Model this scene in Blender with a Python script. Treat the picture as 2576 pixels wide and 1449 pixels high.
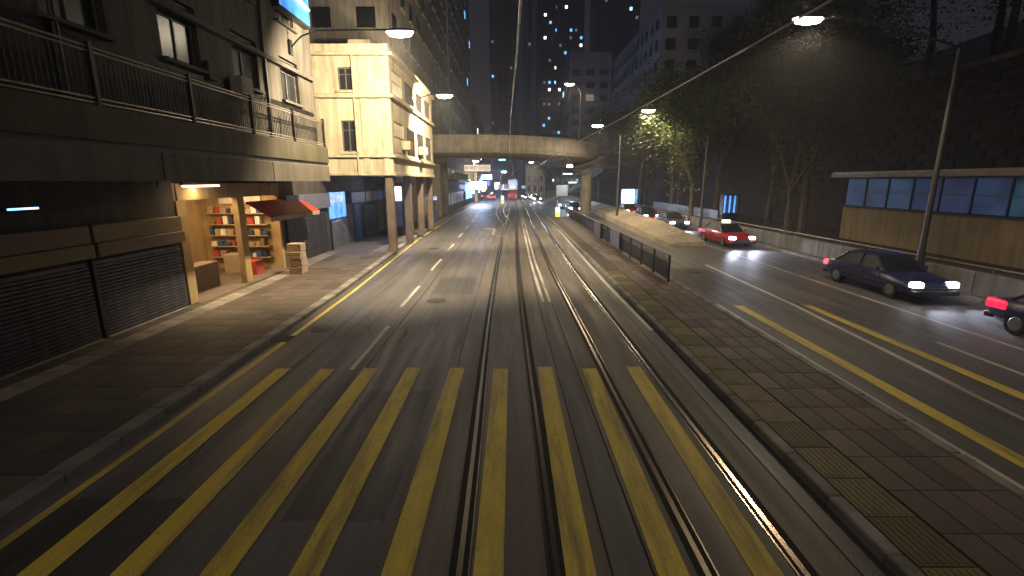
import bpy, math, random
from mathutils import Vector, Matrix
R = math.radians
random.seed(7)
for o in list(bpy.data.objects): bpy.data.objects.remove(o)
S = bpy.context.scene
col = S.collection

# ------------------------------------------------------------------ camera, sky, exposure
cam = bpy.data.cameras.new('camera'); co = bpy.data.objects.new('camera', cam); col.objects.link(co)
cam.sensor_width = 36; cam.lens = 1200 / 2576 * 36
cam.clip_start = 0.1; cam.clip_end = 2000
co.location = (0, 0, 4.15); co.rotation_euler = (R(90 - 12.6), 0, 0)
S.camera = co
W = bpy.data.worlds.new('World'); S.world = W; W.use_nodes = True
wn = W.node_tree.nodes; wl = W.node_tree.links
bg = wn['Background']
sky = wn.new('ShaderNodeTexSky'); sky.sky_type = 'NISHITA'; sky.sun_disc = False
sky.sun_elevation = R(1.0); sky.sun_rotation = R(180)
mixw = wn.new('ShaderNodeMix'); mixw.data_type = 'RGBA'; mixw.inputs[0].default_value = 0.93
wl.new(sky.outputs[0], mixw.inputs[6]); mixw.inputs[7].default_value = (0.085, 0.068, 0.13, 1)
wl.new(mixw.outputs[2], bg.inputs[0]); bg.inputs[1].default_value = 0.115
S.view_settings.view_transform = 'Standard'; S.view_settings.look = 'None'
S.view_settings.exposure = 0.2; S.view_settings.gamma = 1.0
S.view_settings.use_curve_mapping = False
LAMP = (1.0, 0.80, 0.50)
COOL = (0.42, 0.62, 1.0)

# ------------------------------------------------------------------ helpers
ORG = {}
def org(p):
    v = Vector((0, 0, 0))
    while p is not None:
        v += ORG.get(p.name, Vector((0, 0, 0))); p = p.parent
    return v
def tag(o, label=None, cat=None, group=None, kind=None):
    if label: o['label'] = label
    if cat: o['category'] = cat
    if group: o['group'] = group
    if kind: o['kind'] = kind
    return o
def empty(name, loc, label, cat, group=None, rz=0):
    o = bpy.data.objects.new(name, None); col.objects.link(o); o.location = loc
    o.rotation_euler.z = rz; o.empty_display_size = 0.3
    ORG[o.name] = Vector(loc)
    return tag(o, label, cat, group)
def inst(name, mesh, parent, loc=(0, 0, 0), rz=0, local=False, scale=None):
    o = bpy.data.objects.new(name, mesh); col.objects.link(o)
    l = Vector(loc)
    if parent is not None:
        o.parent = parent
        if not local: l = l - org(parent)
    o.location = l; o.rotation_euler.z = rz
    if scale: o.scale = scale
    if parent is not None: ORG[o.name] = l
    return o
def dup(o, loc=None, rz=None, label=None, group=None, parent=None):
    c = o.copy(); col.objects.link(c); c.parent = parent
    ORG[c.name] = ORG.get(o.name, Vector((0, 0, 0)))
    if loc is not None: c.location = loc; ORG[c.name] = Vector(loc)
    if rz is not None: c.rotation_euler.z = rz
    if label: c['label'] = label
    if group: c['group'] = group
    for ch in list(o.children): dup(ch, parent=c)
    return c

class MB:
    def __init__(s): s.v = []; s.f = []; s.m = []
    def add(s, vs, fs, mi=0):
        n = len(s.v); s.v += [tuple(v) for v in vs]
        for f in fs: s.f.append([i + n for i in f]); s.m.append(mi)
        return s
    def box(s, x0, x1, y0, y1, z0, z1, mi=0):
        if x1 < x0: x0, x1 = x1, x0
        if y1 < y0: y0, y1 = y1, y0
        if z1 < z0: z0, z1 = z1, z0
        return s.add([(x0,y0,z0),(x1,y0,z0),(x1,y1,z0),(x0,y1,z0),(x0,y0,z1),(x1,y0,z1),(x1,y1,z1),(x0,y1,z1)],
            [(0,3,2,1),(4,5,6,7),(0,1,5,4),(1,2,6,5),(2,3,7,6),(3,0,4,7)], mi)
    def cbox(s, x0, x1, y0, y1, z0, z1, c=0.02, mi=0):      # box with chamfered top and vertical edges
        def ring(a, z): 
            k = c
            return [(x0+a+k,y0+a,z),(x1-a-k,y0+a,z),(x1-a,y0+a+k,z),(x1-a,y1-a-k,z),(x1-a-k,y1-a,z),(x0+a+k,y1-a,z),(x0+a,y1-a-k,z),(x0+a,y0+a+k,z)]
        vs = ring(0, z0) + ring(0, z1 - c) + ring(c, z1)
        fs = [tuple(range(7, -1, -1)), tuple(range(16, 24))]
        for r in (0, 8):
            for i in range(8): fs.append((r+i, r+(i+1)%8, r+8+(i+1)%8, r+8+i))
        return s.add(vs, fs, mi)
    def tube(s, p0, p1, r0, r1=None, n=10, mi=0, cap=True):
        r1 = r0 if r1 is None else r1
        p0 = Vector(p0); p1 = Vector(p1); d = (p1 - p0).normalized()
        a = d.orthogonal().normalized(); b = d.cross(a)
        vs = []
        for p, r in ((p0, r0), (p1, r1)):
            for i in range(n):
                t = 2 * math.pi * i / n; vs.append(p + a * (r * math.cos(t)) + b * (r * math.sin(t)))
        fs = [(i, (i+1)%n, n+(i+1)%n, n+i) for i in range(n)]
        if cap: fs += [tuple(range(n-1, -1, -1)), tuple(range(n, 2*n))]
        return s.add(vs, fs, mi)
    def path(s, pts, r, n=8, mi=0):
        for a, b in zip(pts, pts[1:]): s.tube(a, b, r, r, n, mi)
        return s
    def loft(s, rings, mi=0, close=True, caps=True):
        n = len(rings[0]); vs = [p for r in rings for p in r]; fs = []
        for k in range(len(rings) - 1):
            for i in range(n if close else n - 1):
                j = (i + 1) % n
                fs.append((k*n+i, k*n+j, (k+1)*n+j, (k+1)*n+i))
        if caps: fs += [tuple(range(n-1, -1, -1)), tuple(range((len(rings)-1)*n, len(rings)*n))]
        return s.add(vs, fs, mi)
    def wall(s, axis, c0, c1, us, zs, holes, mi=0):          # wall slab with real openings
        for i in range(len(us) - 1):
            for k in range(len(zs) - 1):
                if (i, k) in holes: continue
                if axis == 'x': s.box(c0, c1, us[i], us[i+1], zs[k], zs[k+1], mi)
                else: s.box(us[i], us[i+1], c0, c1, zs[k], zs[k+1], mi)
        return s
    def mesh(s, name, mats, off=(0,0,0), smooth=None):
        me = bpy.data.meshes.new(name)
        ox, oy, oz = off
        me.from_pydata([(x-ox, y-oy, z-oz) for x, y, z in s.v], [], s.f)
        if not isinstance(mats, (list, tuple)): mats = [mats]
        for m in mats: me.materials.append(m)
        if len(mats) > 1: me.polygons.foreach_set('material_index', s.m)
        if smooth is not None:
            me.polygons.foreach_set('use_smooth', [True] * len(me.polygons))
            me.set_sharp_from_angle(angle=R(smooth))
        me.update(); return me
    def build(s, name, mats, parent=None, smooth=None, local=False, **kw):
        off = Vector((0,0,0)) if (parent is None or local) else org(parent)
        o = bpy.data.objects.new(name, s.mesh(name, mats, off, smooth)); col.objects.link(o)
        if parent is not None: o.parent = parent
        ORG[o.name] = Vector((0,0,0))
        return tag(o, **kw)

# ------------------------------------------------------------------ materials
def mat(name, c, rough=0.8, c2=None, scale=3.0, stretch=(1,1,1), bump=0.0, bscale=40, metal=0.0, stain=0.0, speckle=0.0, spec=0.5):
    m = bpy.data.materials.new(name); m.use_nodes = True
    N = m.node_tree.nodes; L = m.node_tree.links; b = N['Principled BSDF']
    b.inputs['Roughness'].default_value = rough; b.inputs['Metallic'].default_value = metal
    b.inputs['Specular IOR Level'].default_value = spec
    tc = N.new('ShaderNodeTexCoord'); mp = N.new('ShaderNodeMapping'); mp.inputs['Scale'].default_value = stretch
    L.new(tc.outputs['Object'], mp.inputs[0])
    nz = N.new('ShaderNodeTexNoise'); nz.inputs['Scale'].default_value = scale; nz.inputs['Detail'].default_value = 6
    nz.inputs['Roughness'].default_value = 0.6
    L.new(mp.outputs[0], nz.inputs[0])
    rp = N.new('ShaderNodeValToRGB'); rp.color_ramp.elements[0].position = 0.32; rp.color_ramp.elements[1].position = 0.68
    c2 = c2 or tuple(x * 0.7 for x in c)
    rp.color_ramp.elements[0].color = (*c2, 1); rp.color_ramp.elements[1].color = (*c, 1)
    L.new(nz.outputs[0], rp.inputs[0]); out = rp.outputs[0]
    def mul(out, fac_out, lo, hi=1.0, p0=0.4, p1=0.6):
        r2 = N.new('ShaderNodeMapRange'); r2.inputs[1].default_value = p0; r2.inputs[2].default_value = p1
        r2.inputs[3].default_value = lo; r2.inputs[4].default_value = hi
        L.new(fac_out, r2.inputs[0])
        mx = N.new('ShaderNodeVectorMath'); mx.operation = 'MULTIPLY'
        cb = N.new('ShaderNodeCombineXYZ')
        for i in range(3): L.new(r2.outputs[0], cb.inputs[i])
        L.new(out, mx.inputs[0]); L.new(cb.outputs[0], mx.inputs[1]); return mx.outputs[0]
    if stain:
        m3 = N.new('ShaderNodeMapping'); m3.inputs['Scale'].default_value = (2.2, 2.2, 0.25); L.new(tc.outputs['Object'], m3.inputs[0])
        n3 = N.new('ShaderNodeTexNoise'); n3.inputs['Scale'].default_value = 1.3; n3.inputs['Detail'].default_value = 5
        L.new(m3.outputs[0], n3.inputs[0]); out = mul(out, n3.outputs[0], 1 - stain, 1.0, 0.35, 0.6)
    if speckle:
        n4 = N.new('ShaderNodeTexNoise'); n4.inputs['Scale'].default_value = 60; n4.inputs['Detail'].default_value = 3
        L.new(tc.outputs['Object'], n4.inputs[0]); out = mul(out, n4.outputs[0], 1 - speckle, 1 + speckle, 0.3, 0.7)
    L.new(out, b.inputs['Base Color'])
    if bump:
        n2 = N.new('ShaderNodeTexNoise'); n2.inputs['Scale'].default_value = bscale; n2.inputs['Detail'].default_value = 4
        L.new(tc.outputs['Object'], n2.inputs[0])
        bp = N.new('ShaderNodeBump'); bp.inputs['Strength'].default_value = bump; bp.inputs['Distance'].default_value = 0.02
        L.new(n2.outputs[0], bp.inputs['Height']); L.new(bp.outputs[0], b.inputs['Normal'])
    return m
def emit(name, c, s, vary=0.0, vscale=4.0):
    m = bpy.data.materials.new(name); m.use_nodes = True
    N = m.node_tree.nodes; L = m.node_tree.links; b = N['Principled BSDF']
    b.inputs['Base Color'].default_value = (*[min(.8, x * .5) for x in c], 1); b.inputs['Roughness'].default_value = 0.4
    b.inputs['Emission Color'].default_value = (*c, 1); b.inputs['Emission Strength'].default_value = s
    if vary:
        tc = N.new('ShaderNodeTexCoord'); nz = N.new('ShaderNodeTexNoise'); nz.inputs['Scale'].default_value = vscale
        L.new(tc.outputs['Object'], nz.inputs[0])
        mr = N.new('ShaderNodeMapRange'); mr.inputs[1].default_value = .35; mr.inputs[2].default_value = .65
        mr.inputs[3].default_value = s * (1 - vary); mr.inputs[4].default_value = s
        L.new(nz.outputs[0], mr.inputs[0]); L.new(mr.outputs[0], b.inputs['Emission Strength'])
    return m
def worn(name, paint, under, amount=0.5):
    m = mat(name, paint, 0.62, tuple(x * 0.72 for x in paint), 2.5, (1, .35, 1), 0.25, 90, speckle=.18)
    N = m.node_tree.nodes; L = m.node_tree.links; b = N['Principled BSDF']
    src = b.inputs['Base Color'].links[0].from_socket
    tc = N.new('ShaderNodeTexCoord'); nz = N.new('ShaderNodeTexNoise'); nz.inputs['Scale'].default_value = 9; nz.inputs['Detail'].default_value = 9
    nz.inputs['Roughness'].default_value = .72
    L.new(tc.outputs['Object'], nz.inputs[0])
    mr = N.new('ShaderNodeMapRange'); mr.inputs[1].default_value = amount; mr.inputs[2].default_value = amount + .1
    L.new(nz.outputs[0], mr.inputs[0])
    mp2 = N.new('ShaderNodeMapping'); mp2.inputs['Scale'].default_value = (1.3, .12, 1); L.new(tc.outputs['Object'], mp2.inputs[0])
    nb = N.new('ShaderNodeTexNoise'); nb.inputs['Scale'].default_value = 2.4; nb.inputs['Detail'].default_value = 7; nb.inputs['Roughness'].default_value = .7
    L.new(mp2.outputs[0], nb.inputs[0])
    mrb = N.new('ShaderNodeMapRange'); mrb.inputs[1].default_value = .46; mrb.inputs[2].default_value = .66; mrb.inputs[4].default_value = .8
    L.new(nb.outputs[0], mrb.inputs[0])
    mxx = N.new('ShaderNodeMath'); mxx.operation = 'MAXIMUM'; L.new(mr.outputs[0], mxx.inputs[0]); L.new(mrb.outputs[0], mxx.inputs[1])
    mx = N.new('ShaderNodeMix'); mx.data_type = 'RGBA'; L.new(mxx.outputs[0], mx.inputs[0]); L.new(src, mx.inputs[6])
    mx.inputs[7].default_value = (*under, 1); L.new(mx.outputs[2], b.inputs['Base Color'])
    return m
def glassm(name, c, rough=0.08):
    m = mat(name, c, rough, c, 1.0); m.node_tree.nodes['Principled BSDF'].inputs['Specular IOR Level'].default_value = 0.8
    return m

M = {}
# asphalt with wheel-track wear, darker oil centre lines and repaired patches
def asphalt(name, ca, cb):
    m = bpy.data.materials.new(name); m.use_nodes = True
    N = m.node_tree.nodes; L = m.node_tree.links; b = N['Principled BSDF']
    tc = N.new('ShaderNodeTexCoord')
    def noise(sc, st, det=6, rg=.6):
        mp = N.new('ShaderNodeMapping'); mp.inputs['Scale'].default_value = st; L.new(tc.outputs['Object'], mp.inputs[0])
        n = N.new('ShaderNodeTexNoise'); n.inputs['Scale'].default_value = sc; n.inputs['Detail'].default_value = det; n.inputs['Roughness'].default_value = rg
        L.new(mp.outputs[0], n.inputs[0]); return n.outputs[0]
    def mr(x, a, bb, lo, hi):
        r = N.new('ShaderNodeMapRange'); r.inputs[1].default_value = a; r.inputs[2].default_value = bb; r.inputs[3].default_value = lo; r.inputs[4].default_value = hi
        L.new(x, r.inputs[0]); return r.outputs[0]
    def mul(a, bb):
        x = N.new('ShaderNodeMath'); x.operation = 'MULTIPLY'; L.new(a, x.inputs[0]); L.new(bb, x.inputs[1]); return x.outputs[0]
    streak = mr(noise(2.2, (1, .035, 1), 4), .3, .7, .72, 1.25)
    streak2 = mr(noise(11, (1, .02, 1), 3), .3, .7, .86, 1.12)
    patch = mr(noise(.35, (1, .5, 1), 5), .38, .62, .8, 1.15)
    gr = mr(noise(95, (1, 1, 1), 3), .3, .7, .6, 1.45)
    k = mul(mul(streak, streak2), mul(patch, gr))
    rp = N.new('ShaderNodeValToRGB'); rp.color_ramp.elements[0].color = (*ca, 1); rp.color_ramp.elements[1].color = (*cb, 1)
    L.new(noise(.8, (1, .2, 1)), rp.inputs[0])
    v = N.new('ShaderNodeVectorMath'); v.operation = 'SCALE'; L.new(rp.outputs[0], v.inputs[0]); L.new(k, v.inputs['Scale'])
    L.new(v.outputs[0], b.inputs['Base Color'])
    L.new(mr(noise(3, (1, .06, 1), 4), .3, .7, .42, .72), b.inputs['Roughness'])
    bp = N.new('ShaderNodeBump'); bp.inputs['Strength'].default_value = .35; bp.inputs['Distance'].default_value = .012
    L.new(noise(70, (1, 1, 1), 3), bp.inputs['Height']); L.new(bp.outputs[0], b.inputs['Normal'])
    return m
M['asphalt'] = asphalt('asphalt', (.066, .061, .066), (.084, .077, .077))
M['trackbed'] = asphalt('trackbed', (.076, .064, .054), (.104, .087, .07))
M['seam'] = mat('seam', (.012, .011, .01), .8)
M['rail'] = mat('rail_steel', (.42, .36, .29), .26, (.25, .19, .14), 2, (1, .05, 1), metal=1.0)
M['groove'] = mat('rail_groove', (.008, .007, .006), .9)
M['yellow'] = worn('yellow_paint', (.62, .47, .06), (.13, .105, .05), .60)
M['white'] = worn('white_paint', (.56, .52, .45), (.07, .062, .055), .58)
M['kerb'] = mat('kerb_stone', (.20, .185, .165), .8, (.11, .10, .09), 2.5, bump=.3, speckle=.2)
M['paver'] = mat('paver', (.085, .065, .052), .75, (.055, .042, .035), 1.5, bump=.2, speckle=.2)
M['paver2'] = mat('paver_pink', (.125, .088, .078), .75, (.08, .06, .053), 1.5, bump=.2, speckle=.2)
M['tactile'] = mat('tactile', (.13, .105, .045), .7, (.085, .07, .035), 2.5, speckle=.2)
M['grout'] = mat('grout', (.055, .048, .042), .9)
M['concrete'] = mat('concrete', (.24, .215, .175), .82, (.16, .142, .115), 1.4, bump=.2, bscale=25, stain=.35, speckle=.08)
M['barrier'] = mat('barrier_concrete', (.42, .35, .25), .8, (.30, .25, .18), 1.2, (1, .3, 1), bump=.15, stain=.25, speckle=.08)
M['cream'] = mat('cream_plaster', (.56, .49, .36), .85, (.42, .36, .26), .9, bump=.12, bscale=18, stain=.42, speckle=.05)
M['creamtrim'] = mat('cream_trim', (.50, .44, .33), .85, (.32, .28, .2), 1.8, stain=.3)
M['greywall'] = mat('grey_render', (.20, .18, .155), .85, (.13, .12, .105), .7, bump=.1, stain=.45)
M['tenement'] = mat('tenement_render', (.10, .088, .075), .85, (.055, .05, .045), .6, bump=.1, stain=.5)
M['blockwall'] = mat('block_render', (.34, .31, .27), .85, (.24, .22, .19), .3, stain=.4)
M['darkwall'] = mat('dark_render', (.085, .078, .075), .85, (.05, .047, .047), .8, stain=.4)
M['olive'] = mat('olive_band', (.075, .066, .04), .8, (.045, .04, .025), .8, (1, .3, 1), stain=.35)
M['canopy'] = mat('canopy_slab', (.12, .10, .085), .82, (.08, .066, .055), .7, (1, .25, 1), stain=.35)
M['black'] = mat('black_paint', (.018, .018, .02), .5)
M['dark'] = mat('dark_metal', (.05, .048, .05), .45, (.03, .03, .03), 4, metal=.6)
M['brightrail'] = mat('galvanised_rail', (.38, .34, .28), .38, (.22, .2, .17), 5, metal=.8)
M['pole'] = mat('galvanised_pole', (.085, .083, .08), .5, (.06, .058, .055), 2, metal=.5)
M['shutter'] = mat('shutter_steel', (.10, .10, .125), .45, (.06, .06, .075), 1.4, metal=.6, stain=.3)
M['shutter_bright'] = mat('shutter_pale', (.24, .27, .34), .45, (.15, .17, .22), 1.4, metal=.5, stain=.3)
M['glass'] = glassm('dark_glass', (.012, .014, .018), .3)
M['blueglass'] = emit('blue_lit_glass', (.05, .12, .42), .28, .75, .35)
M['frame'] = mat('window_frame', (.16, .15, .14), .5, metal=.3)
M['fascia1'] = mat('fascia_olive', (.20, .16, .055), .6, (.12, .095, .04), .8, (1, .4, 1))
M['fascia2'] = mat('fascia_brown', (.19, .12, .085), .6, (.11, .075, .06), .8, (1, .4, 1))
M['fascia3'] = mat('fascia_purple', (.10, .065, .085), .6)
M['redsign'] = mat('red_sign', (.42, .055, .03), .55, (.25, .03, .02), 1.2)
M['ochre'] = mat('ochre_wall', (.42, .30, .15), .7, (.28, .19, .09), 1.1, stain=.3)
M['tanwall'] = mat('tan_wall', (.27, .21, .125), .8, (.19, .145, .085), .5, (1, .3, 1), bump=.1, stain=.3)
M['stone'] = mat('retaining_stone', (.05, .037, .027), .9, (.03, .022, .015), 1.0, bump=.5, bscale=6, stain=.3)
M['soil'] = mat('hill_soil', (.045, .045, .025), .95, (.025, .028, .016), .3, bump=.6, bscale=3)
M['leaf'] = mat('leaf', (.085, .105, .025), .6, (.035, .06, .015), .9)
M['leaf_shade'] = mat('leaf_shaded', (.026, .036, .014), .75, (.014, .022, .009), .9)  # shaded copy of leaf: darkness put into the colour for crowns kept unlit
M['bark'] = mat('bark', (.09, .07, .05), .9, (.045, .035, .025), 4, bump=.6, bscale=14)
M['towera'] = mat('tower_pale', (.26, .26, .33), .8, (.12, .12, .16), .05, stain=.2)
M['towerb'] = mat('tower_dark', (.07, .085, .13), .7, (.05, .062, .10), .05)
M['towerc'] = mat('tower_brown', (.24, .2, .22), .8, (.17, .15, .17), .05)
M['win_white'] = emit('window_white', (1, .93, .8), 4)
M['win_blue'] = emit('window_blue', (.12, .45, 1.0), 2)
M['win_cyan'] = emit('window_cyan', (.35, .85, 1.0), 2.6)
M['win_dim'] = emit('window_dim', (.5, .38, .28), .35)
M['lens'] = emit('lamp_lens', (1.0, .86, .62), 90)
M['lens_cool'] = emit('tube_lens', (.75, .9, 1.0), 14)
M['lens_warm'] = emit('warm_tube', (1.0, .78, .5), 12)
M['sign_white'] = emit('sign_white', (.7, .82, 1.0), 12, .3, 2)
M['sign_blue'] = emit('sign_blue', (.10, .32, 1.0), 1.8, .5, 1.5)
M['sign_cyan'] = emit('sign_cyan', (.2, .5, 1.0), 5, .4, 2)
M['sign_soft'] = emit('sign_soft', (.42, .55, 1.0), 1.1, .6, 2.5)
M['sign_cream'] = emit('sign_cream', (1.0, .78, .55), 1.1)
M['sign_pink'] = emit('sign_pink', (.8, .25, .55), 1.2)
M['head'] = emit('headlight_glow', (.85, .92, 1.0), 24, .9, 16)
M['tail'] = emit('tail_glow', (1.0, .03, .05), 7)
M['tailbig'] = emit('brake_glow', (1.0, .012, .04), 3.0, .5, 14)
M['amberl'] = emit('amber_glow', (1.0, .5, .12), 2.5)
M['bollard_y'] = emit('bollard_yellow', (.8, .75, .12), .9)
M['bollard_w'] = emit('bollard_white', (.65, .85, 1.0), 1.2)
M['car_red'] = mat('taxi_red', (.42, .012, .018), .25, (.38, .01, .015), 1, spec=.7)
M['car_silver'] = mat('taxi_silver', (.42, .40, .36), .3, (.38, .36, .33), 1, metal=.5)
M['car_dark'] = mat('car_charcoal', (.03, .03, .035), .22, (.025, .025, .03), 1, spec=.7)
M['car_blue'] = mat('car_navy', (.022, .024, .09), .2, (.02, .022, .08), 1, spec=.8)
M['car_grey'] = mat('car_grey', (.16, .16, .17), .25, metal=.5)
M['tyre'] = mat('tyre', (.015, .015, .015), .85)
M['rim'] = mat('rim', (.35, .35, .36), .35, metal=.9)
M['plate'] = mat('plate', (.6, .55, .3), .5)
M['tramwhite'] = mat('tram_white', (.74, .7, .7), .4)
M['orange'] = mat('orange_cloth', (.75, .16, .03), .8)
M['denim'] = mat('dark_trousers', (.03, .035, .05), .9)
M['skin'] = mat('skin', (.35, .2, .13), .6)
M['hair'] = mat('hair', (.012, .01, .01), .7)
M['crate'] = mat('crate_pale', (.36, .27, .2), .7, (.26, .19, .14), 2)
M['bluebox'] = mat('booth_blue', (.03, .09, .26), .4, (.02, .06, .18), 1.5)
M['pot'] = mat('terracotta', (.22, .09, .05), .8)
M['redink'] = mat('sign_red_ink', (.35, .03, .02), .6)

def light(name, kind, loc, energy, color, parent=None, rot=(0,0,0), size=.3, spot=None, blend=.6, size_y=None):
    l = bpy.data.lights.new(name, kind); l.energy = energy; l.color = color
    if kind == 'AREA':
        l.size = size
        if size_y: l.shape = 'RECTANGLE'; l.size_y = size_y
    else: l.shadow_soft_size = size
    if spot: l.spot_size = R(spot); l.spot_blend = blend
    o = bpy.data.objects.new(name, l); col.objects.link(o)
    if parent is not None: o.parent = parent; o.location = Vector(loc) - org(parent)
    else: o.location = loc
    o.rotation_euler = rot
    return o
# faint city glow as the one sun lamp
sl = light('city_moon_glow', 'SUN', (0, 0, 60), .10, (.55, .68, 1.0), rot=(R(35), 0, R(20))); sl.data.angle = R(12)

def vary(m, lo=.62, hi=1.25):
    N = m.node_tree.nodes; L = m.node_tree.links; b = N['Principled BSDF']
    src = b.inputs['Base Color'].links[0].from_socket
    oi = N.new('ShaderNodeObjectInfo'); mr = N.new('ShaderNodeMapRange'); mr.inputs[3].default_value = lo; mr.inputs[4].default_value = hi
    L.new(oi.outputs['Random'], mr.inputs[0])
    v = N.new('ShaderNodeVectorMath'); v.operation = 'SCALE'; L.new(src, v.inputs[0]); L.new(mr.outputs[0], v.inputs['Scale'])
    L.new(v.outputs[0], b.inputs['Base Color'])
for k_ in ('paver', 'paver2', 'tactile', 'kerb', 'stone', 'barrier'): vary(M[k_], .72 if k_ in ('barrier', 'kerb') else .6, 1.15 if k_ in ('barrier',) else 1.25)
# ------------------------------------------------------------------ ground, road, rails
gnd = MB(); gnd.box(-120, 120, -30, 320, -.6, -.02)
gnd.build('ground', M['asphalt'], kind='structure')
def sheet(pts_l, pts_r, z, t=.0):
    mb = MB(); vs = []
    for a, b in zip(pts_l, pts_r): vs += [(a[0], a[1], z), (b[0], b[1], z)]
    fs = [(2*i, 2*i+1, 2*i+3, 2*i+2) for i in range(len(pts_l)-1)]
    return mb.add(vs, fs)
def lin(pts, y):
    for (x0, y0), (x1, y1) in zip(pts, pts[1:]):
        if y <= y1: return x0 + (x1 - x0) * max(0, (y - y0)) / (y1 - y0)
    return pts[-1][0]
KERB = [(-6.25, -12), (-6.3, 9), (-6.45, 18), (-7.2, 35), (-7.4, 55), (-7.4, 75), (-7.0, 105), (-8, 140), (-14, 190)]
ys = [-12 + 2*i for i in range(102)]
road = sheet([(lin(KERB, y), y) for y in ys], [(16.6, y) for y in ys], 0.0).build('road', M['asphalt'], kind='structure')
def smooth_x(pts, y):
    n = 4; return sum(lin(pts, y + d) for d in (-3, -1, 1, 3)) / n
CT = [(.0, -12), (-.01, 4), (-.09, 8), (-.18, 14), (-.24, 24), (-.12, 44), (.1, 75), (.2, 110), (-.4, 140), (-4, 180)]
C2 = [(2.72, -12), (2.68, 4), (2.6, 8), (2.55, 14), (2.42, 22), (2.5, 44), (2.7, 75), (2.8, 110), (2.3, 140), (-1, 180)]
yr = [-12 + 1.0*i for i in range(190)]
def strip_on(c, a, b, z, y0=-12, y1=175, step=1.0):
    n = int((y1 - y0) / step); Y = [y0 + step*i for i in range(n+1)]
    return sheet([(smooth_x(c, y)+a, y) for y in Y], [(smooth_x(c, y)+b, y) for y in Y], z)
for c, nm in ((CT, 'inner'), (C2, 'outer')):
    tb = strip_on(c, -1.12, 1.12, .004).build('track_bed', M['trackbed'], road)
    for e in (-1.12, 1.12): strip_on(c, e-.012, e+.012, .008).build('bed_joint', M['seam'], tb)
    for s in (-1, 1):
        g0 = s * .5335
        # flat running head, check rail lip and the dark flangeway between them
        n = 187; Y = [-12 + i for i in range(n+1)]
        mb = MB(); cs = [smooth_x(c, y) for y in Y]
        prof = [(g0 - .055, .009), (g0 - .055, .0), (g0 + .055, .0), (g0 + .055, .009)]
        rings = [[(x + p[0], y, p[1]) for p in [(g0-.045, .002), (g0+.03, .002), (g0+.024, .013), (g0-.038, .013)]] for x, y in zip(cs, Y)]
        mb.loft(rings)
        inn = -s
        rings = [[(x + g0 + inn*a, y, z) for a, z in [(.085, .002), (.115, .002), (.112, .012), (.088, .012)]] for x, y in zip(cs, Y)]
        mb.loft(rings)
        r = mb.build('tram_rail', M['rail'], road, smooth=30)
        strip_on(c, g0 - .12, g0 + .12, .0075).build('rail_groove', M['groove'], r)
# crossover far ahead
for dx in (0, 1.07):
    pts = [(-2.0, 92), (-2.35, 78), (-2.2, 66), (-1.6, 56), (-.9, 48), (-.5, 42)]
    mb = MB(); rings = []
    for i in range(51):
        y = 42 + i; x = smooth_x(pts[::-1], y) + dx - .05
        rings.append([(x-.04, y, .002), (x+.04, y, .002), (x+.035, y, .014), (x-.035, y, .014)])
    mb.loft(rings); mb.build('crossover_rail', M['rail'], road, smooth=30)
# longitudinal joint between lanes and gutter strip
def stripc(pts, w, z, y0, y1, name, m, par, step=1.0, **kw):
    n = max(1, int(round((y1-y0)/step))); Y = [y0 + (y1-y0)*i/n for i in range(n+1)]
    return sheet([(lin(pts, y)-w/2, y) for y in Y], [(lin(pts, y)+w/2, y) for y in Y], z).build(name, m, par, **kw)
stripc([(-3.3, -12), (-3.35, 20), (-3.6, 45), (-4.3, 100)], .035, .004, -12, 100, 'road_joint', M['seam'], road)
stripc([(-5.0, -12), (-5.0, 20), (-5.4, 45)], .02, .004, -12, 45, 'road_joint', M['seam'], road)
# crossing stripes, near half
for x in (-5.16, -4.17, -3.2, -2.22, -1.23, -.24, .75, 1.76, 2.76):
    j = random.uniform(-.02, .02)
    mb = MB(); mb.box(x-.165+j, x+.165+j, -3, 10.2 + random.uniform(-.08, .08), .0085, .0125)
    mb.build('crossing_stripe', M['yellow'], road)
# staggered far half beyond the island
for x, w in ((7.72, .32), (8.75, .0), (10.08, .30)):
    if w: MB().box(x-w/2, x+w/2, 3, 15.8, .004, .008).build('crossing_stripe', M['yellow'], road)
MB().box(6.97, 7.12, -8, 16, .004, .008).build('edge_line', M['white'], road)
stripc([(9.0, -8), (9.15, 8), (9.7, 16), (10.0, 30)], .14, .004, -8, 24, 'lane_line', M['white'], road)
stripc([(11.2, -8), (11.3, 30)], .12, .004, -8, 12, 'lane_line', M['white'], road)
stripc([(12.85, -8), (12.9, 15), (13.0, 29), (13.2, 60)], .11, .004, -8, 60, 'lane_line', M['white'], road)
# kerbside yellow line, lane dashes, double line, right-hand line
stripc([(x+.32, y) for x, y in KERB], .13, .004, 4, 68, 'kerb_line', M['yellow'], road)
for y0, x in ((10.1, -3.62), (15.6, -3.76), (22.4, -3.86), (29, -3.95), (36, -4.05), (43, -4.15), (50, -4.25), (57, -4.4), (64, -4.6), (71, -4.8), (79, -5.0), (88, -5.2)):
    MB().box(x-.055, x+.055, y0, y0+3.3, .004, .008).build('lane_dash', M['white'], road)
for off in (0, .24):
    stripc([(1.1+off, 16), (.98+off, 25), (1.05+off, 50), (1.3+off, 110)], .11, .0085, 16.3, 110, 'double_white_line', M['white'], road)
stripc([(3.98, 13), (3.9, 20), (3.98, 31), (4.2, 52), (4.6, 75)], .13, .0085, 13, 56, 'edge_line', M['white'], road)
MB().box(-6.2, -3.9, 68.5, 68.8, .004, .008).build('cross_line', M['white'], road)
# yellow hatch beside the far track
a = MB()
for i in range(4): a.add([(-2.9+.35*i, 60+1.6*i, .008), (-2.55+.35*i, 60+1.6*i, .008), (-2.45+.35*i, 61.6+1.6*i, .008), (-2.8+.35*i, 61.6+1.6*i, .008)], [(0,1,2,3)])
a.build('yellow_hatch', M['yellow'], road)
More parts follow.
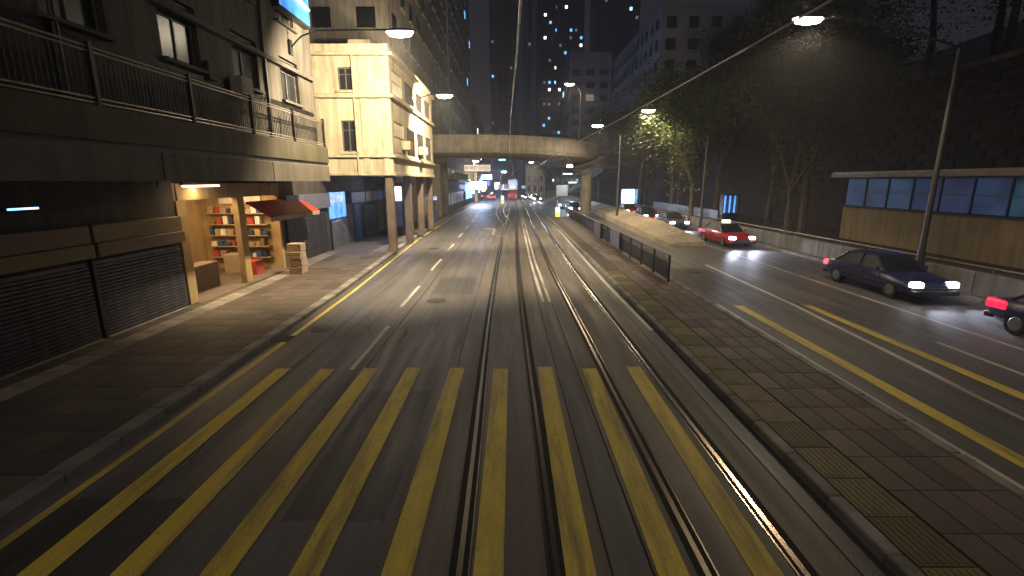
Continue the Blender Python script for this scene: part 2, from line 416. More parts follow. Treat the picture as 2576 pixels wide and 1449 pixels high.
# left-turn arrow
ar = MB(); z = .009
ar.add([(-1.62,38.2,z),(-1.45,38.2,z),(-1.45,42.6,z),(-1.62,43.3,z)], [(0,1,2,3)])
ar.add([(-1.62,42.3,z),(-1.62,43.3,z),(-2.05,43.5,z),(-2.05,42.6,z)], [(0,1,2,3)])
ar.add([(-2.05,41.7,z),(-2.05,44.4,z),(-2.6,43.05,z)], [(0,1,2)])
ar.build('turn_arrow', M['white'], road)
# trench reinstatements, patches and cracks
for i, (x0, x1, y0, y1) in enumerate(((-5.9, -5.2, 14, 34), (-3.1, -1.5, 17.5, 20.6), (-4.9, -3.9, 24.5, 27), (7.5, 9.4, 18, 23), (10.6, 12.2, 6, 12), (-6.0, -4.2, 3.5, 5.6), (13.2, 16, 20, 25), (-2.9, -1.6, 5.2, 9.0))):
    pm_ = asphalt('patch%d' % i, *(((.034, .032, .034), (.042, .04, .04)) if i % 2 else ((.06, .056, .058), (.078, .072, .07))))
    n_ = 14; q = MB(); rr_ = random.Random(i)
    e = [(x0+(x1-x0)*k/n_, y0+rr_.uniform(-.05, .05)) for k in range(n_+1)] + [(x1+rr_.uniform(-.03, .03), y0+(y1-y0)*k/n_) for k in range(1, n_)] + [(x1-(x1-x0)*k/n_, y1+rr_.uniform(-.05, .05)) for k in range(n_+1)] + [(x0+rr_.uniform(-.03, .03), y1-(y1-y0)*k/n_) for k in range(1, n_)]
    q.add([(a_, b_, .0022) for a_, b_ in e], [tuple(range(len(e)))]); q.build('asphalt_patch', pm_, road)
rc = random.Random(9)
for i in range(16):
    x, y = rc.uniform(-6, -1.2) if i < 9 else rc.uniform(7, 15), rc.uniform(4, 26); q = MB(); P_ = []
    dx = rc.uniform(-.3, .3)
    for k in range(16): P_.append((x, y)); x += dx*.25 + rc.uniform(-.09, .09); y += rc.uniform(.05, .3)
    vs = []
    for k, (a_, b_) in enumerate(P_):
        w_ = .009*math.sin(math.pi*(k+.3)/16.5)+.002; vs += [(a_-w_, b_, .0035), (a_+w_, b_, .0035)]
    q.add(vs, [(2*k, 2*k+1, 2*k+3, 2*k+2) for k in range(15)]); q.build('crack', M['seam'], road)
# manhole covers
for x, y in ((-2.7, 16.5), (-5.5, 13.2), (-4.9, 30), (8.5, 22)):
    mb = MB(); mb.tube((x, y, .0), (x, y, .009), .34, .34, 20); o = mb.build('manhole_cover', M['dark'], road)
mb = MB()
for i in range(9): mb.box(-6.2, -5.95, 12 + .06*i, 12.03+.06*i, .0, .012)
mb.build('gully_grate', M['dark'], road)

# ------------------------------------------------------------------ left pavement
def kx(y): return lin(KERB, y)
yy = [-12 + 2*i for i in range(101)]
mb = MB(); rings = []
for y in yy: rings.append([(-60, y, -.01), (kx(y)-.31, y, -.01), (kx(y)-.31, y, .105), (-60, y, .105)])
mb.loft(rings); pavL = mb.build('left_pavement', M['grout'], kind='structure')
ks = MB().cbox(0, .3, 0, .98, -.02, .14, .018).mesh('kerb_stone', M['kerb'])
far = MB(); y = 0; k = 0
while y < 130:
    x0 = kx(y) - .3; x1 = kx(y+1) - .3; rz = -math.atan2(x1-x0, 1)
    if k < 90: inst('kerb_stone', ks, pavL, (x0, y, random.uniform(-.004, .004)), rz)
    else: far.box(x0, x0+.3, y, y+.98, -.02, .14)
    y += 1; k += 1
tag(far.build('kerb_row', M['kerb'], pavL), kind='stuff')
pv = MB().cbox(.005, .585, .005, .585, .08, .13, .006).mesh('paving_slab', M['paver'])
pvp = MB().cbox(.005, .585, .005, .585, .08, .13, .006).mesh('paving_slab_pale', M['kerb'])
farp = MB(); k = 0
for iy in range(0, 130):
    y = 3.6 + .59*iy; xk = kx(y) - .31 - .59
    for ix in range(7):
        x = xk - .59*ix; zz = random.uniform(-.003, .003)
        if x < -10.9: continue
        if iy < 41: inst('paving_slab', pvp if ix == 5 else pv, pavL, (x, y, zz)); k += 1
        else: farp.box(x+.005, x+.585, y+.005, y+.585, .08, .13 + zz)
tag(farp.build('paving_slabs', M['paver'], pavL), kind='stuff')

# ------------------------------------------------------------------ island between trams and right carriageway
isl = MB()
isl.cbox(4.25, 6.7, -10, 56, -.02, .12, .03)
island = isl.build('traffic_island', M['grout'], kind='structure')
k2 = MB().cbox(0, .2, 0, .98, -.02, .15, .02).mesh('kerb_stone', M['kerb'])
for i in range(56):
    inst('kerb_stone', k2, island, (4.12, 1+i-.5, 0)); inst('kerb_stone', k2, island, (6.62, 1+i-.5, 0))
pk = MB().cbox(.004, .39, .004, .79, .1, .146, .005).mesh('brick_paver', M['paver2'])
pk2 = MB().cbox(.004, .39, .004, .79, .1, .146, .005).mesh('brick_paver', M['paver'])
fp = MB(); k = 0
for iy in range(64):
    for ix in range(4):
        x = 4.99 + .4*ix; y = 1.6 + .8*iy
        if k < 160: inst('brick_paver', pk if random.random() < .45 else pk2, island, (x, y, random.uniform(-.003, .003)))
        else: fp.box(x+.004, x+.39, y+.004, y+.79, .1, .146)
        k += 1
tag(fp.build('brick_pavers', M['paver'], island), kind='stuff')
# ribbed tactile strip: each slab has raised bars
tb = MB(); tb.cbox(.004, .62, .004, .76, .1, .142, .004)
for i in range(7): tb.cbox(.05+.08*i, .085+.08*i, .03, .73, .14, .152, .003)
tm = tb.mesh('tactile_slab', M['tactile'])
for i in range(26): inst('tactile_slab', tm, island, (4.335, 1.2 + .78*i, 0))

# ------------------------------------------------------------------ railings
def railing(name, pts, label, top=1.1, bars=True, post_every=2.0, bar=.16, mat_=None, group=None, cat='railing', panel=None):
    m = mat_ or M['dark']
    base = Vector((pts[0][0], pts[0][1], pts[0][2] if len(pts[0]) > 2 else .13))
    root = empty(name, base, label, cat, group)
    P = [Vector((p[0], p[1], p[2] if len(p) > 2 else .13)) for p in pts]
    rl = MB(); bl = MB(); pm = MB().box(-.035, .035, -.035, .035, 0, top+.03).mesh('post', m)
    for a, b in zip(P, P[1:]):
        L = (b-a).length; n = max(1, round(L/post_every))
        rl.tube(a+Vector((0,0,top)), b+Vector((0,0,top)), .03, .03, 8); rl.tube(a+Vector((0,0,.15)), b+Vector((0,0,.15)), .022, .022, 6)
        for i in range(n): inst('post', pm, root, a + (b-a)*i/n)
        if bars:
            nb = int(L/bar)
            for i in range(nb):
                p = a + (b-a)*i/nb; bl.box(p.x-.01, p.x+.01, p.y-.01, p.y+.01, p.z+.15, p.z+top)
    inst('post', pm, root, P[-1])
    rl.build('handrail', m, root, smooth=40)
    if bl.v: tag(bl.build('bars', m, root), kind='stuff')
    return root
PR = railing('platform_railing', [(6.35, 19), (6.35, 36), (6.3, 53)], 'dark barred railing along the right edge of the long traffic island')
railing('kerb_railing', [(-7.75, 60), (-7.75, 72), (-7.5, 88), (-7.3, 102)], 'dark pedestrian railing on the left kerb beyond the flyover column')
for i in range(17):
    MB().box(6.33, 6.36, 19.05+2*i, 20.92+2*i, .3, .95).build('infill_panel', M['dark'], PR)
# notice panels on the island railing
for y, lab, m in ((27.5, 'pale blue notice panel fixed to the island railing, nearer of the two', M['sign_soft']), (33.5, 'dark brown notice panel on the island railing beyond the pale blue one', M['fascia2'])):
    r = empty('notice_panel', (6.24, y, .2), lab, 'notice panel')
    MB().box(6.2, 6.26, y, y+2.6, .3, 1.25).build('board', mat('panel_face%d' % int(y), (.16, .17, .26) if y < 30 else (.09, .06, .05), .5, (.07, .07, .12), 3), r)
    f = MB()
    for zz in (.27, 1.25): f.box(6.19, 6.27, y-.03, y+2.63, zz, zz+.03)
    for q in (y-.03, y+2.6): f.box(6.19, 6.27, q, q+.03, .3, 1.25)
    f.build('frame', M['dark'], r)
# lit keep-left bollard at the far island tip and another by the tram points
def bollard(x, y, lab, h=1.15):
    r = empty('lit_bollard', (x, y, .13), lab, 'bollard', None)
    MB().cbox(x-.27, x+.27, y-.16, y+.16, .13, .13+h*.48, .02).build('lower_shell', M['bollard_y'], r)
    MB().cbox(x-.25, x+.25, y-.15, y+.15, .13+h*.49, .13+h, .05).build('upper_shell', M['bollard_w'], r)
    MB().cbox(x-.3, x+.3, y-.2, y+.2, .1, .17, .01).build('base', M['black'], r)
    return r
bollard(5.25, 56.0-.6, 'lit white and yellow bollard on the far tip of the island beside the tram track')
bollard(-1.75, 88, 'small yellow bollard on the refuge in front of the distant tram', 1.5)
MB().cbox(-2.6, -1.3, 86, 104, -.01, .13, .04).build('refuge_island', M['kerb'], kind='structure')

# ------------------------------------------------------------------ concrete median wall on the right
bar = empty('median_wall', (10.6, 31, 0), 'long pale concrete median wall with a sloping top running to the flyover', 'median wall')
n = 28
for i in range(n):
    y0 = 31 + i*3.0; y1 = y0 + 2.985; rings = []
    for y in (y0, y1):
        t = (y-31)/84; bx = 10.5 - 1.2*math.exp(-((y-42)/14)**2)*.4 + 1.0*t
        kk = min(1, .35 + (y-31)/14) if y < 42 else 1
        rings.append([(bx, y, 0), (bx+2.35, y, 0), (bx+2.35, y, .98*kk), (bx+2.05, y, 1.0*kk), (bx+.35, y, .62*kk), (bx+.28, y, .52*kk), (bx+.05, y, .48*kk)])
    MB().loft(rings).build('wall_section', M['barrier'], bar)

# ------------------------------------------------------------------ right pavement and low wall
mb = MB(); mb.cbox(16.4, 60, -12, 180, -.02, .13, .03)
pavR = mb.build('right_pavement', M['paver'], kind='structure')
for i in range(70): inst('kerb_stone', ks, pavR, (16.28, 6+i, 0))
lw = empty('roadside_parapet', (16.9, 8, .13), 'low grey parapet with a metal rail along the far right pavement', 'parapet')
for i in range(22):
    MB().cbox(16.8, 17.1, 8+i*3, 8+i*3+2.98, .12, .95, .02).build('wall_section', M['greywall'], lw)
mb = MB(); mb.tube((16.95, 8, 1.15), (16.95, 74, 1.15), .035, .035, 8)
for i in range(34): mb.tube((16.95, 8.5+i*2, .95), (16.95, 8.5+i*2, 1.15), .02, .02, 6)
mb.build('top_rail', M['brightrail'], lw, smooth=40)
ho = empty('site_hoarding', (17.6, 40, .13), 'row of dull blue hoarding panels behind the parapet near the advert box', 'hoarding')
for i in range(10):
    MB().cbox(17.5, 17.58, 41+i*1.9, 41+i*1.9+1.86, .13, 1.75, .01).build('panel', mat('hoarding%d' % i, (.10, .13+.01*(i % 3), .24), .5, (.06, .08, .15), 1.5), ho)
    MB().box(17.6, 17.68, 41+i*1.9-.04, 41+i*1.9+.04, .13, 1.8).build('post', M['pole'], ho)

# ------------------------------------------------------------------ right low building with blue glazing
rb = empty('glazed_building', (24, 12, 0), 'low tan walled building with a long blue glazed band and a lit roof edge', 'building')
MB().box(24.0, 32, 4, 35, 0, 2.35).build('wall', M['tanwall'], rb)
MB().cbox(23.9, 24.15, 3.9, 35.1, 2.35, 2.47, .01).build('sill', M['black'], rb)
for i in range(16):
    y = 4.1 + i*1.93
    MB().box(24.08, 24.12, y+.05, y+1.88, 2.5, 4.3).build('pane', emit('blue_pane%d' % i, (.05+.02*(i % 3), .12+.02*((i*7) % 4), .36+.03*((i*5) % 3)), .13+.05*((i*3) % 4)/3, .75, .8), rb)
    if i % 3 != 1: MB().box(24.18, 24.2, y+.1, y+.5+.35*(i % 3), 2.5, 4.25).build('blind', M['frame'], rb)
    MB().box(24.0, 24.14, y-.03, y+.04, 2.47, 4.32).build('mullion', M['dark'], rb)
MB().box(24.02, 24.13, 4, 35, 3.42, 3.47).build('transom', M['frame'], rb)
MB().box(24.3, 32, 4, 35, 2.47, 4.3).build('inner_wall', M['darkwall'], rb)
roof = MB().cbox(23.2, 32.5, 3.5, 35.6, 4.42, 4.72, .03).build('roof', M['barrier'], rb)
MB().cbox(23.15, 23.2, 3.6, 35.4, 4.62, 4.78, .01).build('gutter', M['brightrail'], roof)
MB().box(23.6, 24, 4, 35, 4.3, 4.42).build('soffit', M['black'], rb)

# ------------------------------------------------------------------ hill and retaining wall, right
hp = MB(); H = []
random.seed(3)
for i in range(26):
    y = -20 + i*14; row = []
    for j in range(14):
        x = 30 + j*9; z = 8 + j*3.2 + random.uniform(-1, 1) - (6 if y > 150 else 0)
        row.append((x, y, z if j else 0.0))
    H.append(row)
hp.loft(H, close=False, caps=False); hp.build('hillside', M['soil'], kind='structure', smooth=60)
rw = empty('retaining_wall', (28.5, 0, 0), 'tall brown stone retaining wall behind the glazed building under the trees', 'retaining wall')
MB().box(28.6, 30, -6, 120, 0, 11).build('core', M['stone'], rw)
cnt = 0; rest = MB(); bm_ = {}
for r_ in range(12):
    for q in range(60):
        w = 1.3; y = 18 + q*w + (r_ % 2)*.6; z = 4.4 + r_*.55
        if cnt < 290 and q < 25:
            key = (q*7+r_*3) % 5
            if key not in bm_: bm_[key] = MB().cbox(0, .22+.03*key, .02, w-.03, .02, .52, .04).mesh('stone_block', M['stone'])
            inst('stone_block', bm_[key], rw, (28.4 - .02*key, y, z)); cnt += 1
        else: rest.box(28.42, 28.65, y+.02, y+w-.03, z+.02, z+.52)
tag(rest.build('stone_courses', M['stone'], rw), kind='stuff')
MB().cbox(28.2, 30.2, -6, 121, 11, 11.35, .04).build('coping', M['greywall'], rw)

# ------------------------------------------------------------------ trees
def tree_meshes(seed, h, cr, m, nl):
    rnd = random.Random(seed); t = MB(); tips = []
    def limb(p, d, L, r, depth):
        q = p + d*L; t.tube(p, q, r, r*.62, 7, cap=False)
        if depth == 0 or r < .02: tips.append(q); return
        for i in range(rnd.choice((2, 3, 3))):
            nd = (d + Vector((rnd.uniform(-1, 1), rnd.uniform(-1, 1), rnd.uniform(-.25, .7)))*.75).normalized()
            limb(q, nd, L*rnd.uniform(.6, .85), r*.6, depth-1)
        tips.append(q)
    limb(Vector((0, 0, 0)), Vector((rnd.uniform(-.08, .08), rnd.uniform(-.08, .08), 1)).normalized(), h*.36, h*.026, 4)
    c = MB()
    for i in range(nl):
        b = rnd.choice(tips)
        p = b + Vector((rnd.gauss(0, 1), rnd.gauss(0, 1), rnd.gauss(0, .7)))*cr*.24
        a = Vector((rnd.uniform(-1, 1), rnd.uniform(-1, 1), rnd.uniform(-.8, .5))).normalized(); s_ = rnd.uniform(.09, .2)
        u = a.orthogonal().normalized(); 
        c.add([p, p+a*s_+u*s_*.4, p+a*s_*2.1, p+a*s_-u*s_*.4], [(0, 1, 2, 3)])
    return t.mesh('trunk', M['bark'], smooth=50), c.mesh('crown', m)
TM = [tree_meshes(11, 11, 4.5, M['leaf'], 14000), tree_meshes(12, 13, 5.0, M['leaf_shade'], 18000), tree_meshes(15, 9, 3.8, M['leaf'], 7000)]
def tree(x, y, z, v, sc, rz, lab, group=None):
    r = empty('tree', (x, y, z), lab, 'tree', group)
    r.rotation_euler.z = rz; r.scale = (sc, sc, sc)
    for nm, me in (('trunk', TM[v][0]), ('crown', TM[v][1])):
        o = bpy.data.objects.new(nm, me); col.objects.link(o); o.parent = r
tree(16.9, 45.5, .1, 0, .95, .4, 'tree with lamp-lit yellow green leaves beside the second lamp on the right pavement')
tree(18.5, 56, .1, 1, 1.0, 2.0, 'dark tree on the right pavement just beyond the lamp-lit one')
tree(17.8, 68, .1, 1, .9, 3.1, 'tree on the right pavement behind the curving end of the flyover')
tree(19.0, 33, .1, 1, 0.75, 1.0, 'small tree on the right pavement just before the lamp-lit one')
tree(9.0, 128, .1, 1, .8, 4.0, 'dark green tree seen under the flyover beside the pale gabled house')
tree(12.6, 118, .1, 0, .75, 5.0, 'leafy tree over the stair ramp beyond the flyover')
rnd = random.Random(5); n = 0
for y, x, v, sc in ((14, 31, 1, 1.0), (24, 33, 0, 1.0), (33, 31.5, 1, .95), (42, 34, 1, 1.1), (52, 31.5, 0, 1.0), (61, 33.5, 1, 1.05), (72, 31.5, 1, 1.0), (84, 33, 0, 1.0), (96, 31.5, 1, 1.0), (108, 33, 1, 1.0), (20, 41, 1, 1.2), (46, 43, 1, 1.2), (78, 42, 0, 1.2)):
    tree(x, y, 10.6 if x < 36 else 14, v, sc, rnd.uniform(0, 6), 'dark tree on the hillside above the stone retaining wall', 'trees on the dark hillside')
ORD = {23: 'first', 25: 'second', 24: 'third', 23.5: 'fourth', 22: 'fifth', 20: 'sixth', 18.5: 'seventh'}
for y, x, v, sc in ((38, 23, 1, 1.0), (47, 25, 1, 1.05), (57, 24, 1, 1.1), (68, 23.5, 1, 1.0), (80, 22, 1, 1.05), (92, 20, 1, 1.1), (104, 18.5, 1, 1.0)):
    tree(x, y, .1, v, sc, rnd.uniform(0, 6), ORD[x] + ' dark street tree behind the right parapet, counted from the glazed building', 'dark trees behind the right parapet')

# ------------------------------------------------------------------ street lamps
def lens_head(x, y, z, root, ry=0.0, lens=None, L=1.15):
    lens = lens or M['lens']
    h = MB(); rings = []
    for t, w, hh in ((-L/2, .08, .05), (-L/2+.1, .15, .09), (0, .18, .12), (L/2-.12, .16, .1), (L/2, .09, .06)):
        rings.append([(x+t, y-w, z), (x+t, y-w*.7, z+hh), (x+t, y+w*.7, z+hh), (x+t, y+w, z)])
    hd = h.loft(rings).build('lamp_head', M['pole'], root, smooth=40)
    l = MB(); rings = []
    for t, w, hh in ((-L/2+.06, .08, .04), (-L/2+.16, .15, .14), (0, .17, .19), (L/2-.16, .15, .14), (L/2-.06, .08, .04)):
        rings.append([(x+t, y-w, z-.005), (x+t, y-w*.6, z-hh), (x+t, y+w*.6, z-hh), (x+t, y+w, z-.005)])
    l.loft(rings).build('lens', lens, hd, smooth=40)
def wall_lamp(x, y, z, xw, lab, E, tilt=25, cone=178):
    r = empty('bracket_lamp', (xw, y, z), lab, 'street lamp', 'bracket lamps on the left facades')
    a = MB(); a.path([(xw, y, z-.6), (xw+.5, y, z-.15), (xw+1.2, y, z+.05), (x-.3, y, z+.08)], .035)
    a.build('arm', M['dark'], r, smooth=50)
    MB().box(xw-.02, xw+.05, y-.12, y+.12, z-.85, z-.3).build('bracket', M['dark'], r)
    lens_head(x, y, z, r)
    light('lamp_light', 'SPOT', (x, y, z-.30), E, LAMP, r, rot=(R(tilt), R(24), 0), size=.16, spot=cone, blend=.35)
def pole_lamp(px, y, x, z, lab, E, group='tall street lamps', zb=.13, col_=LAMP, spot=170):
    r = empty('street_lamp', (px, y, zb), lab, 'street lamp', group)
    p = MB(); p.tube((px, y, zb), (px, y, zb+1.3), .14, .13, 12); p.tube((px, y, zb+1.3), (px, y, z-1.0), .11, .07, 12)
    p.build('pole', M['pole'], r, smooth=40)
    s = 1 if x > px else -1; a = MB(); L = abs(x-px)-.35
    pts = [(px, y, z-1.0)]
    for i in range(1, 9):
        t = i/8; pts.append((px + s*L*t, y, z-1.0 + 1.05*math.sin(t*math.pi/2)))
    a.path(pts, .045); a.build('arm', M['pole'], r, smooth=50)
    MB().cbox(px-.17, px+.17, y-.17, y+.17, zb, zb+.12, .03).build('base_plate', M['dark'], r)
    lens_head(x, y, z, r)
    light('lamp_light', 'SPOT', (x, y, z-.30), E, col_, r, size=.16, spot=spot, blend=.35)
wall_lamp(-4.5, 20.9, 10.0, -8.95, 'bright street lamp on a bracket nearest the camera, in front of the cream building', 10500, 46)
wall_lamp(-4.5, 33.8, 9.75, -6.6, 'street lamp on a short bracket at the roof edge of the cream building', 9500, 50)
pole_lamp(16.7, 19.3, 10.9, 10.0, 'street lamp with a long arm nearest on the right, at the top of the picture', 1500, spot=142)
pole_lamp(16.7, 42.5, 11.5, 10.0, 'street lamp with a long arm over the road in front of the lit green leaves', 2200, spot=150)
pole_lamp(10.9, 50, 8.55, 9.6, 'street lamp on the median wall just before the flyover', 1500, zb=.5)
pole_lamp(8.1, 59.8, 6.75, 15.3, 'tall street lamp rising above the flyover deck', 1400, zb=7.5, group=None)
pole_lamp(-6.9, 88, -6.5, 7.7, 'street lamp beside the hanging Chinese sign beyond the flyover', 4200, group=None, spot=179)
pole_lamp(7.0, 128, 5.0, 9.0, 'small far street lamp to the right of the distant tram', 900)
pole_lamp(-2.5, 105, -1.7, 6.2, 'small far street lamp to the left of the distant tram', 1100, group=None)
# behind the camera the row goes on, lighting the near road faintly
pole_lamp(16.7, -4, 11.2, 10.0, 'street lamp of the right row just behind the viewpoint', 500)
wall_lamp(-4.6, -6, 10.0, -8.95, 'bracket lamp on the left facade behind the viewpoint', 350)

# ------------------------------------------------------------------ overhead wires
def wire(name, pts, r, lab):
    o = MB().path(pts, r, 6).build(name, M['brightrail'], None, smooth=60); tag(o, lab, 'wire'); return o
wire('trolley_wire', [(smooth_x(CT, y)+.12, y, 5.75 - .06*math.sin((y % 30)/30*math.pi)) for y in range(-6, 150, 6)], .012, 'trolley wire hanging over the inner tram track')
wire('trolley_wire', [(smooth_x(C2, y)+.1, y, 5.7 - .06*math.sin((y % 30)/30*math.pi)) for y in range(-6, 150, 6)], .012, 'trolley wire hanging over the outer tram track')
wire('span_wire', [(-6.6, 41, 7.4), (-3, 42, 6.2), (0, 42.3, 5.8), (2.6, 42.4, 5.76), (7, 42.4, 6.4), (16.7, 42.5, 8.8)], .008, 'cross span wire holding up the trolley wires nearest the camera')
wire('span_wire', [(-8.6, 53.5, 6.75), (-3, 53.5, 6.1), (0, 53.5, 5.8), (2.6, 53.5, 5.8), (6, 53.5, 6.75)], .008, 'cross span wire just under the flyover edge')

# ------------------------------------------------------------------ left building A (near, with canopy and balcony)
A = empty('balcony_building', (-9, 5, .1), 'long dark tenement on the left with a deep canopy slab and a barred balcony', 'building')
us = [-8]; holes = set(); zs = [5.0, 7.3, 8.9, 10.2, 12.2, 13.4, 15.4, 26]
i = 0; y = -6.5
while y < 21:
    us += [y, y+1.6]; y += 3.3
us.append(22.9)
WA = MB()
for a_ in range(1, len(us)-1, 2):
    for k in (1, 3, 5): holes.add((a_, k))
WA.wall('x', -9.25, -9.0, us, zs, holes).build('wall', M['tenement'], A)
MB().box(-20, -9.3, -8, 22.88, 5.0, 26).build('rear_mass', M['darkwall'], A)
MB().box(-20, -9.0, 22.9, 23.1, 4.9, 26).build('end_wall', M['tenement'], A)
wf = MB()
def window_mesh(w, h, pane_m, d=.0):
    f = MB(); t = .06
    f.box(-.04, .06, 0, t, 0, h); f.box(-.04, .06, w-t, w, 0, h); f.box(-.04, .06, t, w-t, 0, t); f.box(-.04, .06, t, w-t, h-t, h)
    f.box(-.02, .05, w/2-.025, w/2+.025, t, h-t); f.box(-.02, .05, t, w/2-.025, h*.68, h*.68+.04); f.box(-.02, .05, w/2+.025, w-t, h*.68, h*.68+.04)
    g_ = MB().box(0, .012, t, w-t, t, h-t)
    return f.mesh('window', M['frame']), g_.mesh('pane', pane_m)
w1, p1 = window_mesh(1.6, 1.6, M['glass']); w2, p2 = window_mesh(1.6, 2.0, M['glass'])
def place_win(wm, pm, parent, loc, rz=0):
    w = inst('window', wm, parent, loc, rz); pmn = bpy.data.objects.new('pane', pm); col.objects.link(pmn); pmn.parent = w; return w
for a_ in range(1, len(us)-1, 2):
    for k, (wm, pm) in ((1, (w1, p1)), (3, (w2, p2)), (5, (w2, p2))):
        place_win(wm, pm, A, (-9.2, us[a_], zs[k]))
        MB().cbox(-9.0, -8.85, us[a_]-.08, us[a_]+1.68, zs[k]-.1, zs[k]-.005, .01).build('sill', M['tenement'], A)
# canopy slab, olive band, balcony
MB().cbox(-10.9, -8.5, -8, 22.9, 4.16, 4.86, .03).build('canopy', M['canopy'], A)
MB().box(-9.0, -8.56, -8, 22.9, 4.862, 4.98).build('painted_shadow_gap', M['black'], A)  # black strip, the shade of the recess put into its colour
MB().cbox(-9.0, -8.5, -8, 22.9, 4.985, 5.68, .02).build('balcony_front', M['olive'], A)
br = MB()
for z in (5.73, 5.82, 6.72, 6.81): br.tube((-8.55, -8, z), (-8.55, 22.9, z), .022, .022, 8)
br.build('balcony_rail', M['brightrail'], A, smooth=40)
bb = MB()
for i in range(250): bb.box(-8.56, -8.545, -8+i*.1236, -8+i*.1236+.018, 5.82, 6.72)
tag(bb.build('balcony_bars', M['dark'], A), kind='stuff')
for i in range(11): MB().box(-8.6, -8.5, -7.9+3.05*i, -7.82+3.05*i, 5.68, 6.9).build('balcony_post', M['dark'], A)
# string courses and pipes
for z in (8.5, 12.9): MB().cbox(-9.0, -8.85, -8, 22.9, z, z+.16, .02).build('string_course', M['tenement'], A)
for y in (10.2, 18.6): MB().tube((-8.93, y, 5), (-8.93, y, 25), .06, .06, 8).build('downpipe', M['dark'], A, smooth=40)
q = MB()
for k in range(5): q.path([(-8.97, -6+0*k, 7.0+.05*k), (-8.97, 4, 6.93+.05*k), (-8.97, 14, 7.02+.04*k), (-8.97, 22.8, 6.95+.05*k)], .012, 5)
q.build('cable_run', M['black'], A)
for y in (3.2, 8.8, 15.0): MB().cbox(-9.0, -8.86, y, y+.35, 7.1, 7.6, .02).build('meter_box', M['tenement'], A)
for y in (6, 12, 17.5): 
    MB().tube((-8.7, y, 4.16), (-8.7, y, 4.02), .03, .03, 6).build('drain_spout', M['dark'], A)
    MB().box(-8.495, -8.485, y, y+.02, 4.18, 4.84).build('slab_joint', M['black'], A)
# air conditioners on the wall
for y, z in ((13.0, 10.35), (16.2, 7.45), (19.4, 12.6)):
    ac = MB().cbox(-8.98, -8.6, y, y+.75, z-.55, z-.02, .03).build('air_conditioner', M['creamtrim'], A)
    g_ = MB()
    for i in range(7): g_.box(-8.598, -8.59, y+.06, y+.69, z-.48+.06*i, z-.455+.06*i)
    g_.build('grille', M['dark'], ac)
# large lit blue sign box on the upper wall
sg = empty('lit_sign_box', (-8.8, 20, 10.6), 'bright blue-white light box high on the dark tenement, by the top edge', 'light box')
MB().cbox(-9.0, -8.72, 19.7, 22.6, 10.55, 12.2, .03).build('casing', M['dark'], sg)
MB().box(-8.715, -8.70, 19.78, 22.52, 10.65, 12.1).build('face', emit('sign_sky', (.07, .3, .9), 1.5, .7, 1.2), sg)
MB().tube((-8.66, 19.9, 11.55), (-8.66, 22.4, 11.25), .045, .045, 8).build('tube', M['lens_cool'], sg)

# ground floor of A
G = empty('shop_row', (-10.7, 5, .1), 'row of closed shops and one warm lit shop under the canopy slab', 'shopfronts')
MB().box(-14.5, -10.75, -8, 15.4, .1, 4.16).build('wall', M['darkwall'], G)
slat = {}
def shutter(y0, y1, z1, m, x=-10.7, par=G):
    key = (round(y1-y0, 2), m.name)
    if key not in slat:
        q = MB(); q.loft([[(0, yy_, 0), (.035, yy_, .02), (.035, yy_, .07), (0, yy_, .09)] for yy_ in (0, y1-y0)])
        slat[key] = q.mesh('slat', m)
    sh = MB().box(x-.04, x-.002, y0, y1, .13, z1).build('shutter', m, par)
    n_ = int((z1-.2)/.095)
    for i in range(n_): inst('slat', slat[key], sh, (x, y0, .16+.095*i))
    MB().box(x-.02, x+.06, y0-.09, y0-.005, .12, z1+.05).build('guide_rail', M['dark'], par)
    MB().cbox(x-.02, x+.1, y0, y1, .12, .155, .01).build('threshold', M['kerb'], par)
yy0 = -1.5; fl = [M['fascia1'], M['fascia2'], M['fascia3'], M['fascia1'], M['fascia2']]
for i in range(5):
    shutter(yy0, yy0+3.2, 2.15, M['shutter'])
    f = MB().cbox(-10.75, -10.45, yy0-.05, yy0+3.25, 2.28, 2.62, .02).build('fascia_sign', fl[i], G)
    MB().cbox(-10.75, -10.5, yy0-.05, yy0+3.25, 2.64, 3.08, .02).build('fascia_sign', fl[(i+1) % 5], G)
    yy0 += 3.38
for y, z in ((7.9, 3.25), (9.9, 3.55)):
    t = empty('tube_light', (-10.4, y, z), 'small blue tube light above a closed shop, %s' % ('leftmost by the picture edge' if y < 9 else 'nearer the warm shop'), 'tube light')
    MB().box(-10.5, -10.4, y, y+.75, z, z+.06).build('fitting', M['dark'], t); MB().box(-10.4, -10.385, y+.04, y+.7, z+.01, z+.05).build('tube', M['sign_cyan'], t)
# warm shop: open bay with ochre interior
W_ = empty('warm_shop', (-10.7, 18.7, .1), 'open shop with warm ochre interior light under the canopy', 'shop')
MB().box(-14.5, -14.3, 15.4, 22.4, .1, 4.1).build('back_wall', M['ochre'], W_)
MB().box(-14.3, -10.75, 15.4, 15.6, .1, 4.1).build('side_wall', M['ochre'], W_)
MB().box(-14.3, -10.75, 22.2, 22.4, .1, 4.1).build('side_wall', M['ochre'], W_)
MB().box(-14.3, -10.5, 15.6, 22.2, .1, .14).build('shop_floor', M['paver'], W_)
MB().box(-14.3, -10.95, 15.6, 22.2, 4.0, 4.1).build('ceiling', M['ochre'], W_)
MB().cbox(-10.95, -10.7, 15.5, 22.3, 3.55, 4.1, .02).build('lintel', M['ochre'], W_)
MB().cbox(-10.95, -10.7, 15.4, 15.85, .1, 3.55, .02).build('pier', M['ochre'], W_)
MB().cbox(-10.95, -10.7, 18.9, 19.35, .1, 3.55, .02).build('pier', M['ochre'], W_)
